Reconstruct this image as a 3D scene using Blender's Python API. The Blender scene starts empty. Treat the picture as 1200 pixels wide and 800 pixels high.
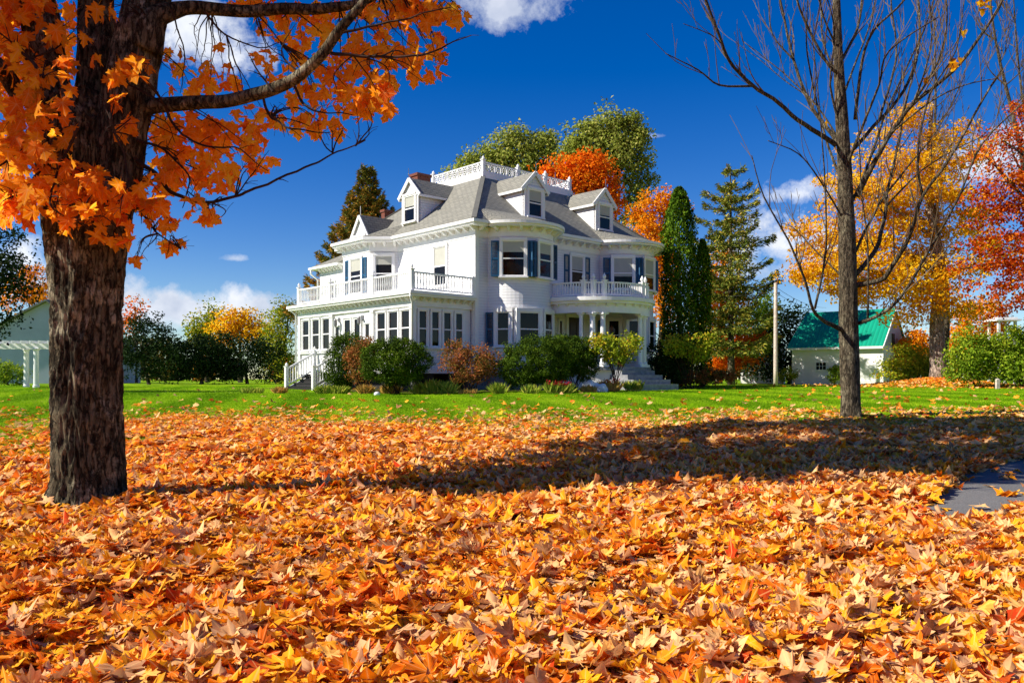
import bpy, bmesh, math, random
import numpy as np
from mathutils import Vector, Matrix, noise
PI = math.pi
rng = np.random.default_rng(11)
random.seed(5)
scene = bpy.context.scene
COL = scene.collection
F = 964.0; HY = 444.0; EYE = 1.5
SUN_EL = math.radians(37.0)
SX, SY = 0.972, 0.235
SUN_DIR = Vector((-SX*math.cos(SUN_EL), -SY*math.cos(SUN_EL), math.sin(SUN_EL)))   # towards the sun

def P(px, py, Y):
    return Vector(((px-600)/F*Y, Y, EYE-(py-HY)/F*Y))
MOUND = None
def gz(x, y):
    z = 1.2*math.tanh(max(y, -8.0)/25.0)
    z += 0.03*math.sin(x*0.31+1.0)*math.sin(y*0.27)*(1 if y < 60 else 0)
    if MOUND:
        d2 = ((x-MOUND[0])/2.6)**2+((y-MOUND[1])/2.0)**2
        if d2 < 9: z += 0.42*math.exp(-d2)
    return z
def gzn(x, y):
    z = 1.2*np.tanh(np.maximum(y, -8.0)/25.0)
    z = z+0.03*np.sin(x*0.31+1.0)*np.sin(y*0.27)*(y < 60)
    if MOUND is not None:
        d2 = ((x-MOUND[0])/2.6)**2+((y-MOUND[1])/2.0)**2
        z = z+0.42*np.exp(-d2)
    return z
def G(px, Y):
    x = (px-600)/F*Y
    return Vector((x, Y, gz(x, Y)))
def GY(py, px=600):
    lo, hi = 1.5, 200.0
    for _ in range(50):
        m = (lo+hi)/2
        x = (px-600)/F*m
        y = HY-F*(gz(x, m)-EYE)/m
        if y > py: lo = m
        else: hi = m
    return lo
MOUND = (G(1100, 42)[0], 42.0)

# ---------------------------------------------------------------- materials
MATS = {}
def newmat(name):
    m = bpy.data.materials.new(name); m.use_nodes = True
    nt = m.node_tree; nt.nodes.clear()
    out = nt.nodes.new('ShaderNodeOutputMaterial')
    MATS[name] = m
    return m, nt, out
def N(nt, t, **kw):
    n = nt.nodes.new(t)
    for k, v in kw.items():
        if k.startswith('_'): setattr(n, k[1:], v)
        else: n.inputs[k.replace('__', ' ')].default_value = v
    return n
def ramp(nt, stops, interp='LINEAR'):
    r = nt.nodes.new('ShaderNodeValToRGB'); r.color_ramp.interpolation = interp
    el = r.color_ramp.elements
    while len(el) > 1: el.remove(el[0])
    el[0].position = stops[0][0]; el[0].color = (*stops[0][1], 1)
    for p, c in stops[1:]:
        e = el.new(p); e.color = (*c, 1)
    return r
def mixc(nt, fac, a, b, mode='MIX'):
    m = nt.nodes.new('ShaderNodeMix'); m.data_type = 'RGBA'; m.blend_type = mode
    L = nt.links
    for idx, val in ((0, fac), (6, a), (7, b)):
        if hasattr(val, 'is_output') or isinstance(val, bpy.types.NodeSocket): L.new(val, m.inputs[idx])
        else: m.inputs[idx].default_value = val if idx == 0 else (*val, 1)
    return m.outputs[2]
def tex(nt, scale, detail=4, vec=None, rough=0.55, dist=0.0):
    n = nt.nodes.new('ShaderNodeTexNoise')
    n.inputs['Scale'].default_value = scale; n.inputs['Detail'].default_value = detail
    n.inputs['Roughness'].default_value = rough; n.inputs['Distortion'].default_value = dist
    if vec is not None: nt.links.new(vec, n.inputs['Vector'])
    return n
def ocoord(nt, scale=(1, 1, 1), rot=(0, 0, 0)):
    tc = nt.nodes.new('ShaderNodeTexCoord'); mp = nt.nodes.new('ShaderNodeMapping')
    mp.inputs['Scale'].default_value = scale; mp.inputs['Rotation'].default_value = rot
    nt.links.new(tc.outputs['Object'], mp.inputs['Vector'])
    return mp.outputs[0]
def maprange(nt, val, a, b, c=0, d=1):
    n = nt.nodes.new('ShaderNodeMapRange'); nt.links.new(val, n.inputs[0])
    n.inputs[1].default_value = a; n.inputs[2].default_value = b; n.inputs[3].default_value = c; n.inputs[4].default_value = d
    return n.outputs[0]
def principled(nt, out, color, rough=0.7, spec=0.3, bump=None, bstr=0.3, bdist=0.02, metal=0):
    b = nt.nodes.new('ShaderNodeBsdfPrincipled')
    if isinstance(color, bpy.types.NodeSocket): nt.links.new(color, b.inputs['Base Color'])
    else: b.inputs['Base Color'].default_value = (*color, 1)
    if isinstance(rough, bpy.types.NodeSocket): nt.links.new(rough, b.inputs['Roughness'])
    else: b.inputs['Roughness'].default_value = rough
    b.inputs['Specular IOR Level'].default_value = spec; b.inputs['Metallic'].default_value = metal
    if bump is not None:
        bp = nt.nodes.new('ShaderNodeBump'); bp.inputs['Strength'].default_value = bstr; bp.inputs['Distance'].default_value = bdist
        nt.links.new(bump, bp.inputs['Height']); nt.links.new(bp.outputs[0], b.inputs['Normal'])
    if out: nt.links.new(b.outputs[0], out.inputs[0])
    return b

def mat_leaf(name, stops, trans=0.38, rough=0.6, spec=0.3, blotch=None, interp='LINEAR', clump=(0.6, 0.25), tsat=None):
    m, nt, out = newmat(name)
    at = N(nt, 'ShaderNodeAttribute', _attribute_name='rnd')
    r0 = ramp(nt, stops, interp)
    nz = tex(nt, clump[0], 2, ocoord(nt))
    md = nt.nodes.new('ShaderNodeMath'); md.operation = 'MULTIPLY_ADD'
    nt.links.new(maprange(nt, nz.outputs[0], 0.3, 0.7, -clump[1], clump[1]), md.inputs[0]); md.inputs[1].default_value = 1.0
    nt.links.new(at.outputs['Fac'], md.inputs[2]); md.use_clamp = True
    nt.links.new(md.outputs[0], r0.inputs[0])
    c = r0.outputs[0]
    if blotch:
        n2 = tex(nt, blotch[0], 3, ocoord(nt))
        c = mixc(nt, maprange(nt, n2.outputs[0], 0.52, 0.7, 0, blotch[2]), c, blotch[1])
        av = N(nt, 'ShaderNodeAttribute', _attribute_name='vein')
        c = mixc(nt, maprange(nt, av.outputs['Fac'], 0.80, 1.0, 0, 0.55), c, (0.95, 0.62, 0.22))
        c = mixc(nt, maprange(nt, av.outputs['Fac'], 0.30, 0.0, 0, 0.38), c, tuple(x*.55 for x in blotch[1]))
    b = principled(nt, None, c, .75, spec*.25)
    t = nt.nodes.new('ShaderNodeBsdfTranslucent'); nt.links.new(c, t.inputs[0])
    mx = nt.nodes.new('ShaderNodeMixShader'); mx.inputs[0].default_value = trans
    nt.links.new(b.outputs[0], mx.inputs[1]); nt.links.new(t.outputs[0], mx.inputs[2]); nt.links.new(mx.outputs[0], out.inputs[0])
    return m
def mat_plain(name, color, rough=0.6, spec=0.3, nscale=None, namt=0.15, bump=0.0, metal=0):
    m, nt, out = newmat(name)
    c = color; bs = None
    if nscale:
        n = tex(nt, nscale, 5, ocoord(nt))
        c = mixc(nt, maprange(nt, n.outputs[0], 0.3, 0.7), tuple(x*(1-namt) for x in color), tuple(min(1, x*(1+namt)) for x in color))
        bs = n.outputs[0] if bump else None
    principled(nt, out, c, rough, spec, bs, bump, 0.02, metal)
    return m

# painted clapboard siding: real board rhythm as bump + a faint grime
def mat_siding(name, color, pitch=0.115, stren=0.8):
    m, nt, out = newmat(name)
    tc = nt.nodes.new('ShaderNodeTexCoord'); sp = nt.nodes.new('ShaderNodeSeparateXYZ'); nt.links.new(tc.outputs['Object'], sp.inputs[0])
    d = nt.nodes.new('ShaderNodeMath'); d.operation = 'DIVIDE'; nt.links.new(sp.outputs[2], d.inputs[0]); d.inputs[1].default_value = pitch
    fr = nt.nodes.new('ShaderNodeMath'); fr.operation = 'FRACT'; nt.links.new(d.outputs[0], fr.inputs[0])
    inv = nt.nodes.new('ShaderNodeMath'); inv.operation = 'SUBTRACT'; inv.inputs[0].default_value = 1.0; nt.links.new(fr.outputs[0], inv.inputs[1])
    n = tex(nt, 1.3, 5, tc.outputs['Object'])
    n3 = tex(nt, 3.0, 5, ocoord(nt, (1.5, 1.5, 0.25)))
    c = mixc(nt, maprange(nt, n.outputs[0], 0.35, 0.75), color, tuple(x*0.93 for x in color))
    c = mixc(nt, maprange(nt, n3.outputs[0], 0.5, 0.8, 0, 0.14), c, (0.55, 0.53, 0.48))
    c = mixc(nt, maprange(nt, fr.outputs[0], 0.0, 0.16, 0.6, 0), c, (0.36, 0.36, 0.36))
    principled(nt, out, c, 0.5, 0.3, inv.outputs[0], stren, 0.03)
    return m
M_SIDE = mat_siding('white_clapboard', (0.80, 0.80, 0.79))
M_WHITE = mat_plain('white_paint', (0.80, 0.80, 0.78), 0.45, 0.35, 2.0, 0.05)
M_WHITE2 = mat_plain('white_barn_paint', (0.78, 0.78, 0.76), 0.6, 0.25, 1.2, 0.08)
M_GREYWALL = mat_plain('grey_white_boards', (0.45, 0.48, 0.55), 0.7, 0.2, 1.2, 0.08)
M_CREAM = mat_plain('cream_blind', (0.42, 0.42, 0.36), 0.8, 0.1, 3.0, 0.05)
M_CURT = mat_plain('brown_curtain', (0.09, 0.068, 0.045), 0.9, 0.1, 9.0, 0.4)
M_SHUT = mat_plain('blue_shutter_paint', (0.012, 0.085, 0.18), 0.45, 0.35, 4.0, 0.12)
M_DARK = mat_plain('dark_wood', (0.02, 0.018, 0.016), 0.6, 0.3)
M_DOOR = mat_plain('brown_door_paint', (0.035, 0.015, 0.009), 0.4, 0.4, 6, 0.2)
M_STONE = mat_plain('foundation_stone', (0.22, 0.22, 0.22), 0.85, 0.2, 4, 0.3, 0.4)
M_CONC = mat_plain('concrete_step', (0.25, 0.255, 0.27), 0.85, 0.2, 6, 0.25, 0.3)
M_METAL = mat_plain('grey_metal', (0.3, 0.3, 0.3), 0.4, 0.5, metal=0.8)
M_POLE = mat_plain('weathered_pole_wood', (0.55, 0.47, 0.39), 0.9, 0.1, 8, 0.3, 0.3)
M_WIRE = mat_plain('black_cable', (0.02, 0.02, 0.02), 0.6, 0.3)
M_MULCH = mat_plain('garden_mulch', (0.10, 0.065, 0.03), 0.95, 0.05, 7, 0.6, 0.6)
M_TERRA = mat_plain('terracotta', (0.22, 0.08, 0.04), 0.8, 0.2, 6, 0.2)

def mat_glass():
    m, nt, out = newmat('dark_window_glass')
    n = tex(nt, 1.1, 3, ocoord(nt))
    c = mixc(nt, maprange(nt, n.outputs[0], 0.4, 0.65), (0.003, 0.0025, 0.002), (0.014, 0.009, 0.005))
    principled(nt, out, c, 0.04, 0.22, tex(nt, 2.5, 2, ocoord(nt)).outputs[0], 0.08, 0.02)
    return m
M_GLASS = mat_glass()
def mat_roof():
    m, nt, out = newmat('asphalt_shingles')
    tc = nt.nodes.new('ShaderNodeTexCoord')
    mp = N(nt, 'ShaderNodeMapping'); nt.links.new(tc.outputs['UV'], mp.inputs[0])
    br = nt.nodes.new('ShaderNodeTexBrick'); nt.links.new(mp.outputs[0], br.inputs[0])
    br.inputs['Scale'].default_value = 1.0; br.inputs['Brick Width'].default_value = 0.33; br.inputs['Row Height'].default_value = 0.15
    br.inputs['Mortar Size'].default_value = 0.02; br.inputs['Mortar Smooth'].default_value = 0.3
    br.inputs['Color1'].default_value = (0.20, 0.192, 0.155, 1); br.inputs['Color2'].default_value = (0.29, 0.277, 0.222, 1); br.inputs['Mortar'].default_value = (0.10, 0.098, 0.085, 1)
    n = tex(nt, 1.1, 6, ocoord(nt, (1, 1, 1)))
    n2 = tex(nt, 40, 3, ocoord(nt))
    c = mixc(nt, maprange(nt, n.outputs[0], 0.35, 0.7, 0, 0.35), br.outputs[0], (0.18, 0.177, 0.15))
    c = mixc(nt, maprange(nt, n2.outputs[0], 0.3, 0.7, 0, 0.3), c, (0.36, 0.355, 0.31))
    principled(nt, out, c, 0.9, 0.15, br.outputs['Fac'], -0.4, 0.012)
    return m
M_ROOF = mat_roof()
def mat_brick():
    m, nt, out = newmat('red_brick')
    br = nt.nodes.new('ShaderNodeTexBrick'); nt.links.new(ocoord(nt, (1, 1, 1), (PI/2, 0, 0)), br.inputs[0])
    br.inputs['Scale'].default_value = 5; br.inputs['Color1'].default_value = (0.20, 0.045, 0.022, 1); br.inputs['Color2'].default_value = (0.14, 0.035, 0.02, 1); br.inputs['Mortar'].default_value = (0.25, 0.22, 0.2, 1)
    principled(nt, out, br.outputs[0], 0.9, 0.1)
    return m
M_BRICK = mat_brick()
def mat_greenroof():
    m, nt, out = newmat('green_metal_roof')
    w = nt.nodes.new('ShaderNodeTexWave'); w.bands_direction = 'X'; w.inputs['Scale'].default_value = 1.3
    nt.links.new(ocoord(nt), w.inputs[0])
    n = tex(nt, 1.5, 4, ocoord(nt))
    c = mixc(nt, n.outputs[0], (0.0, 0.24, 0.14), (0.0, 0.34, 0.20))
    c = mixc(nt, maprange(nt, w.outputs[0], 0.0, 0.12, 0.5, 0), c, (0, 0.07, 0.05))
    principled(nt, out, c, 0.45, 0.4, w.outputs[0], 0.3, 0.05)
    return m
M_GROOF = mat_greenroof()
def mat_bark(name, c1, c2, c3, sc=1.0, lich=0.5, lichcol=(0.30, 0.29, 0.24)):
    m, nt, out = newmat(name)
    v = ocoord(nt, (9*sc, 9*sc, 2.6*sc))
    n = tex(nt, 2.0, 9, v, 0.68, 0.35)
    vo = nt.nodes.new('ShaderNodeTexVoronoi'); vo.feature = 'DISTANCE_TO_EDGE'; vo.inputs['Scale'].default_value = 2.2
    nd = nt.nodes.new('ShaderNodeVectorMath'); nd.operation = 'MULTIPLY_ADD'; nt.links.new(n.outputs['Color'], nd.inputs[0]); nd.inputs[1].default_value = (1.1, 1.1, 1.1); nt.links.new(ocoord(nt, (8*sc, 8*sc, 1.3*sc)), nd.inputs[2]); nt.links.new(nd.outputs[0], vo.inputs['Vector'])
    n2 = tex(nt, 3.0*sc, 6, ocoord(nt), 0.7)
    n3 = tex(nt, 16*sc, 4, ocoord(nt, (1, 1, .6)), 0.7)
    c = mixc(nt, maprange(nt, n.outputs[0], 0.38, 0.62), c1, c2)
    c = mixc(nt, maprange(nt, n2.outputs[0], 0.52, 0.68, 0, lich), c, lichcol)
    c = mixc(nt, maprange(nt, n3.outputs[0], 0.5, 0.75, 0, 0.5), c, c3)
    crack = maprange(nt, vo.outputs['Distance'], 0.0, 0.10, 1, 0)
    ck = nt.nodes.new('ShaderNodeMath'); ck.operation = 'MULTIPLY'; nt.links.new(crack, ck.inputs[0]); ck.inputs[1].default_value = 0.85
    c = mixc(nt, ck.outputs[0], c, tuple(x*.5 for x in c1))
    ad = nt.nodes.new('ShaderNodeMath'); ad.operation = 'MULTIPLY_ADD'; nt.links.new(n3.outputs[0], ad.inputs[0]); ad.inputs[1].default_value = 0.4; nt.links.new(n.outputs[0], ad.inputs[2])
    a2 = nt.nodes.new('ShaderNodeMath'); a2.operation = 'MULTIPLY_ADD'; nt.links.new(crack, a2.inputs[0]); a2.inputs[1].default_value = -0.5; nt.links.new(ad.outputs[0], a2.inputs[2])
    principled(nt, out, c, 0.92, 0.1, a2.outputs[0], 1.0, 0.04/sc)
    return m
M_BARK = mat_bark('maple_bark', (0.020, 0.014, 0.008), (0.18, 0.15, 0.088), (0.06, 0.045, 0.022), 1.0, .7, (0.60, 0.55, 0.36))
M_BARK2 = mat_bark('grey_bark', (0.04, 0.03, 0.02), (0.18, 0.145, 0.095), (0.08, 0.065, 0.03), 1.3, 0.55, (0.40, 0.36, 0.23))
M_BARK3 = mat_bark('pale_shaggy_bark', (0.22, 0.16, 0.12), (0.60, 0.48, 0.38), (0.2, 0.15, 0.11), 0.7)
M_TWIG = mat_plain('twig_bark', (0.035, 0.02, 0.014), 0.85, 0.1, 10, 0.4)
M_TWIG2 = mat_plain('grey_twig_bark', (0.15, 0.11, 0.065), 0.85, 0.1, 3, 0.6)

O = (0.92, 0.27, 0.006); Yl = (0.97, 0.46, 0.010); RD = (0.50, 0.04, 0.006); TN2 = (0.60, 0.29, 0.13); OR2 = (0.88, 0.16, 0.005)
M_LEAFBED = mat_leaf('fallen_maple_leaf', [(0, RD), (0.02, RD), (0.06, OR2), (0.16, OR2), (0.20, O), (0.42, (0.94, 0.36, 0.010)), (0.52, Yl), (0.62, (0.97, 0.43, 0.02)), (0.66, (0.96, 0.50, 0.12)), (0.80, (0.95, 0.56, 0.24)), (0.91, (0.80, 0.42, 0.20)), (0.95, TN2), (1.0, (0.30, 0.12, 0.06))],
                     0.22, 0.55, 0.3, blotch=(30, (0.60, 0.19, 0.02), 0.40), clump=(1.2, 0.10))
M_MAPLE = mat_leaf('orange_maple_leaf', [(0, (0.82, 0.10, 0.006)), (0.12, (0.92, 0.20, 0.006)), (0.45, (0.97, 0.34, 0.008)), (0.8, (0.98, 0.46, 0.014)), (1, (0.98, 0.62, 0.03))], 0.66, 0.45, 0.3, blotch=(9, (0.85, 0.14, 0.006), 0.4), clump=(0.7, 0.15))
M_YEL = mat_leaf('yellow_maple_leaf', [(0, (0.60, 0.18, 0.005)), (0.2, (0.82, 0.38, 0.008)), (0.6, (0.93, 0.55, 0.012)), (1, (0.96, 0.70, 0.04))], 0.5, clump=(0.35, 0.22))
M_RED = mat_leaf('red_maple_leaf', [(0, (0.22, 0.015, 0.003)), (0.3, (0.42, 0.035, 0.004)), (0.65, (0.66, 0.11, 0.005)), (1, (0.92, 0.38, 0.02))], 0.45, clump=(0.35, 0.25))
M_ORA = mat_leaf('orange_crown_leaf', [(0, (0.60, 0.07, 0.004)), (0.4, (0.90, 0.19, 0.006)), (1, (0.92, 0.36, 0.012))], 0.4, clump=(0.5, 0.2))
M_ORB = mat_leaf('golden_orange_leaf', [(0, (0.60, 0.15, 0.004)), (0.4, (0.90, 0.32, 0.006)), (1, (0.92, 0.45, 0.015))], 0.4, clump=(0.4, 0.2))
M_POP = mat_leaf('poplar_leaf', [(0, (0.10, 0.13, 0.015)), (0.35, (0.27, 0.33, 0.04)), (0.75, (0.45, 0.48, 0.09)), (1, (0.70, 0.64, 0.18))], 0.5, 0.4, 0.5, clump=(0.3, 0.2))
M_YEW = mat_leaf('yew_needle', [(0, (0.015, 0.035, 0.003)), (0.5, (0.055, 0.105, 0.007)), (1, (0.16, 0.23, 0.012))], 0.15, 0.5, 0.3, clump=(1.5, 0.3))
M_DKG = mat_leaf('dark_hedge_leaf', [(0, (0.008, 0.018, 0.006)), (0.5, (0.02, 0.042, 0.010)), (1, (0.05, 0.085, 0.018))], 0.15, clump=(0.5, 0.2))
M_THU = mat_leaf('arborvitae_spray', [(0, (0.015, 0.04, 0.002)), (0.5, (0.06, 0.135, 0.005)), (1, (0.20, 0.30, 0.012))], 0.2, clump=(0.8, 0.2))
M_PINE = mat_leaf('spruce_needle', [(0, (0.05, 0.08, 0.012)), (0.5, (0.17, 0.22, 0.03)), (0.8, (0.42, 0.38, 0.05)), (1, (0.60, 0.36, 0.06))], 0.15, clump=(0.5, 0.15))
M_SPR2 = mat_leaf('golden_spruce_needle', [(0, (0.04, 0.06, 0.01)), (0.35, (0.12, 0.15, 0.02)), (0.6, (0.32, 0.22, 0.03)), (1, (0.62, 0.26, 0.04))], 0.15, clump=(0.5, 0.25))
M_SHY = mat_leaf('yellow_green_leaf', [(0, (0.10, 0.15, 0.01)), (0.5, (0.32, 0.40, 0.02)), (0.8, (0.60, 0.52, 0.03)), (1, (0.62, 0.33, 0.03))], 0.35, clump=(1.5, 0.3))
M_SHG = mat_leaf('mid_green_leaf', [(0, (0.07, 0.13, 0.008)), (0.5, (0.25, 0.38, 0.02)), (1, (0.55, 0.58, 0.04))], 0.35, clump=(0.7, 0.25))
M_SHR = mat_leaf('russet_leaf', [(0, (0.08, 0.10, 0.015)), (0.4, (0.28, 0.15, 0.03)), (0.75, (0.45, 0.12, 0.04)), (1, (0.6, 0.24, 0.08))], 0.3, clump=(1.5, 0.3))
M_IRIS = mat_leaf('blade_leaf', [(0, (0.12, 0.22, 0.015)), (0.6, (0.42, 0.50, 0.05)), (1, (0.8, 0.7, 0.12))], 0.3, clump=(2, 0.2))
M_DRY = mat_leaf('dry_blade_leaf', [(0, (0.35, 0.26, 0.04)), (0.5, (0.65, 0.42, 0.10)), (1, (0.7, 0.3, 0.07))], 0.3, clump=(2, 0.2))
M_FLR = mat_leaf('crimson_flower', [(0, (0.22, 0.01, 0.01)), (1, (0.45, 0.03, 0.03))], 0.3)
M_MUM = mat_leaf('purple_flower', [(0, (0.07, 0.015, 0.035)), (1, (0.22, 0.06, 0.12))], 0.3)
M_GRASS = mat_leaf('grass_blade', [(0, (0.09, 0.22, 0.003)), (0.5, (0.22, 0.42, 0.005)), (0.9, (0.36, 0.57, 0.010)), (1, (0.6, 0.6, 0.06))], 0.35, 0.5, 0.2, clump=(0.35, 0.14))
def mat_lawn():
    m, nt, out = newmat('lawn_turf')
    n = tex(nt, 0.5, 5, ocoord(nt)); n2 = tex(nt, 30, 6, ocoord(nt), 0.7); n3 = tex(nt, 7, 4, ocoord(nt))
    c = mixc(nt, maprange(nt, n2.outputs[0], 0.3, 0.7), (0.13, 0.26, 0.003), (0.28, 0.46, 0.006))
    c = mixc(nt, maprange(nt, n.outputs[0], 0.35, 0.7, 0, 0.5), c, (0.33, 0.46, 0.010))
    w = nt.nodes.new('ShaderNodeTexWave'); w.inputs['Scale'].default_value = 0.18; w.inputs['Distortion'].default_value = 1.5
    nt.links.new(ocoord(nt, (1, 1, 1), (0, 0, -0.5)), w.inputs[0])
    c = mixc(nt, maprange(nt, w.outputs[0], 0.3, 0.7, 0, 0.38), c, (0.06, 0.16, 0.004))
    # brown litter where the leaf carpet lies
    tc = nt.nodes.new('ShaderNodeTexCoord'); sp = nt.nodes.new('ShaderNodeSeparateXYZ'); nt.links.new(tc.outputs['Object'], sp.inputs[0])
    nn = tex(nt, 0.6, 4, tc.outputs['Object'])
    a = nt.nodes.new('ShaderNodeMath'); a.operation = 'MULTIPLY_ADD'; nt.links.new(nn.outputs[0], a.inputs[0]); a.inputs[1].default_value = 5.0; nt.links.new(sp.outputs[1], a.inputs[2])
    lit = mixc(nt, n3.outputs[0], (0.35, 0.10, 0.012), (0.62, 0.22, 0.03))
    c = mixc(nt, maprange(nt, a.outputs[0], 13.5, 15.5), lit, c)
    principled(nt, out, c, 0.95, 0.05, n2.outputs[0], 0.8, 0.06)
    return m
M_LAWN = mat_lawn()
def mat_asphalt():
    m, nt, out = newmat('worn_asphalt')
    n = tex(nt, 90, 4, ocoord(nt), 0.7); n2 = tex(nt, 1.2, 4, ocoord(nt))
    c = mixc(nt, maprange(nt, n.outputs[0], 0.35, 0.7), (0.10, 0.098, 0.092), (0.27, 0.262, 0.25))
    c = mixc(nt, maprange(nt, n2.outputs[0], 0.4, 0.7, 0, 0.4), c, (0.11, 0.105, 0.095))
    principled(nt, out, c, 0.9, 0.2, n.outputs[0], 0.5, 0.01)
    return m
M_ASPH = mat_asphalt()

# ---------------------------------------------------------------- objects
def tag(o, label=None, cat=None, group=None, kind=None):
    if label: o['label'] = label
    if cat: o['category'] = cat
    if group: o['group'] = group
    if kind: o['kind'] = kind
    return o
def empty(name, loc, label, cat, rz=0, group=None):
    o = bpy.data.objects.new(name, None); COL.objects.link(o)
    o.location = loc; o.rotation_euler = (0, 0, rz); o.empty_display_size = 0.3
    return tag(o, label, cat, group)
def link(name, me, mat, parent=None):
    if mat is not None: me.materials.append(mat)
    o = bpy.data.objects.new(name, me); COL.objects.link(o)
    if parent is not None: o.parent = parent
    return o

class MB:
    def __init__(s): s.v = []; s.f = []
    def add(s, vs, fs):
        b = len(s.v); s.v += [tuple(v) for v in vs]; s.f += [tuple(b+i for i in f) for f in fs]; return s
    def hexa(s, p):   # 8 points, bottom 4 then top 4
        return s.add(p, [(0, 1, 2, 3), (4, 7, 6, 5), (0, 4, 5, 1), (1, 5, 6, 2), (2, 6, 7, 3), (3, 7, 4, 0)])
    def box(s, x0, x1, y0, y1, z0, z1):
        return s.hexa([(x0, y0, z0), (x1, y0, z0), (x1, y1, z0), (x0, y1, z0), (x0, y0, z1), (x1, y0, z1), (x1, y1, z1), (x0, y1, z1)])
    def prism(s, poly, z0, z1):
        n = len(poly)
        vs = [(p[0], p[1], z0) for p in poly]+[(p[0], p[1], z1) for p in poly]
        return s.add(vs, [tuple(range(n))[::-1], tuple(range(n, 2*n))]+[(i, (i+1) % n, n+(i+1) % n, n+i) for i in range(n)])
    def ring(s, a, b, z0, z1, closed=True):   # band between two matching outlines
        n = len(a); vs = []
        for p, q in zip(a, b): vs += [(p[0], p[1], z0), (q[0], q[1], z0), (q[0], q[1], z1), (p[0], p[1], z1)]
        fs = []
        for i in range(n if closed else n-1):
            j = (i+1) % n
            for k in range(4): fs.append((i*4+k, j*4+k, j*4+(k+1) % 4, i*4+(k+1) % 4))
        if not closed: fs += [(0, 1, 2, 3), tuple((n-1)*4+k for k in (3, 2, 1, 0))]
        return s.add(vs, fs)
    def bar(s, p, q, w, h):   # a box beam between two 3D points
        p = Vector(p); q = Vector(q); d = (q-p).normalized()
        up = Vector((0, 0, 1)) if abs(d.z) < 0.95 else Vector((1, 0, 0))
        r = d.cross(up).normalized()*w/2; u = r.cross(d).normalized()*h/2
        return s.hexa([p-r-u, p+r-u, q+r-u, q-r-u, p-r+u, p+r+u, q+r+u, q-r+u])
    def seg(s, p, q, w, z0, z1, ext=0):
        p = Vector(p[:2]); q = Vector(q[:2]); d = (q-p).normalized(); n = Vector((-d.y, d.x))*w/2
        p = p-d*ext; q = q+d*ext
        c = [p-n, q-n, q+n, p+n]
        return s.hexa([(a.x, a.y, z0) for a in c]+[(a.x, a.y, z1) for a in c])
    def tube(s, pts, rad, n=6, cap=True):
        pts = [Vector(p) for p in pts]; m = len(pts)
        if not hasattr(rad, '__len__'): rad = [rad]*m
        vs = []; ref = None
        for i, p in enumerate(pts):
            d = (pts[min(i+1, m-1)]-pts[max(i-1, 0)]).normalized()
            if ref is None:
                ref = d.orthogonal().normalized()
            ref = (ref-d*ref.dot(d)).normalized(); b = d.cross(ref)
            for k in range(n):
                a = 2*PI*k/n; vs.append(p+(ref*math.cos(a)+b*math.sin(a))*rad[i])
        fs = [(i*n+k, i*n+(k+1) % n, (i+1)*n+(k+1) % n, (i+1)*n+k) for i in range(m-1) for k in range(n)]
        if cap: fs += [tuple(range(n))[::-1], tuple((m-1)*n+k for k in range(n))]
        return s.add(vs, fs)
    def lathe(s, cx, cy, prof, n=12):   # prof list of (r,z)
        vs = []
        for r, z in prof:
            for k in range(n): vs.append((cx+r*math.cos(2*PI*k/n), cy+r*math.sin(2*PI*k/n), z))
        m = len(prof)
        fs = [(i*n+k, i*n+(k+1) % n, (i+1)*n+(k+1) % n, (i+1)*n+k) for i in range(m-1) for k in range(n)]
        fs += [tuple(range(n))[::-1], tuple((m-1)*n+k for k in range(n))]
        return s.add(vs, fs)
    def build(s, name, mat, parent=None, off=(0, 0, 0), smooth=False, recalc=True, loc=None, uvroof=False):
        me = bpy.data.meshes.new(name)
        vs = [(a-off[0], b-off[1], c-off[2]) for a, b, c in s.v]
        me.from_pydata(vs, [], s.f)
        if recalc:
            bm = bmesh.new(); bm.from_mesh(me); bmesh.ops.recalc_face_normals(bm, faces=bm.faces); bm.to_mesh(me); bm.free()
        if uvroof:
            uv = me.uv_layers.new(name='UVMap')
            for p in me.polygons:
                nn = p.normal; h = Vector((-nn.y, nn.x, 0))
                h = h.normalized() if h.length > 1e-4 else Vector((1, 0, 0)); w = nn.cross(h)
                for li in p.loop_indices:
                    co = me.vertices[me.loops[li].vertex_index].co
                    uv.data[li].uv = (co.dot(h), co.dot(w))
        if smooth:
            me.polygons.foreach_set('use_smooth', [True]*len(me.polygons))
        me.update()
        o = link(name, me, mat, parent)
        if loc is not None: o.location = loc
        return o

def np_mesh(name, verts, tris, rnd, mat, parent=None, off=(0, 0, 0), vein=None):
    me = bpy.data.meshes.new(name)
    nv = len(verts); nf = len(tris)
    me.vertices.add(nv); me.vertices.foreach_set('co', (verts-np.array(off)).astype(np.float32).ravel())
    me.loops.add(nf*3); me.loops.foreach_set('vertex_index', tris.astype(np.int32).ravel())
    me.polygons.add(nf); me.polygons.foreach_set('loop_start', np.arange(0, nf*3, 3, dtype=np.int32))
    a = me.attributes.new('rnd', 'FLOAT', 'POINT'); a.data.foreach_set('value', rnd.astype(np.float32))
    if vein is not None:
        a = me.attributes.new('vein', 'FLOAT', 'POINT'); a.data.foreach_set('value', vein.astype(np.float32))
    me.update(calc_edges=True)
    return link(name, me, mat, parent)

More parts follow.
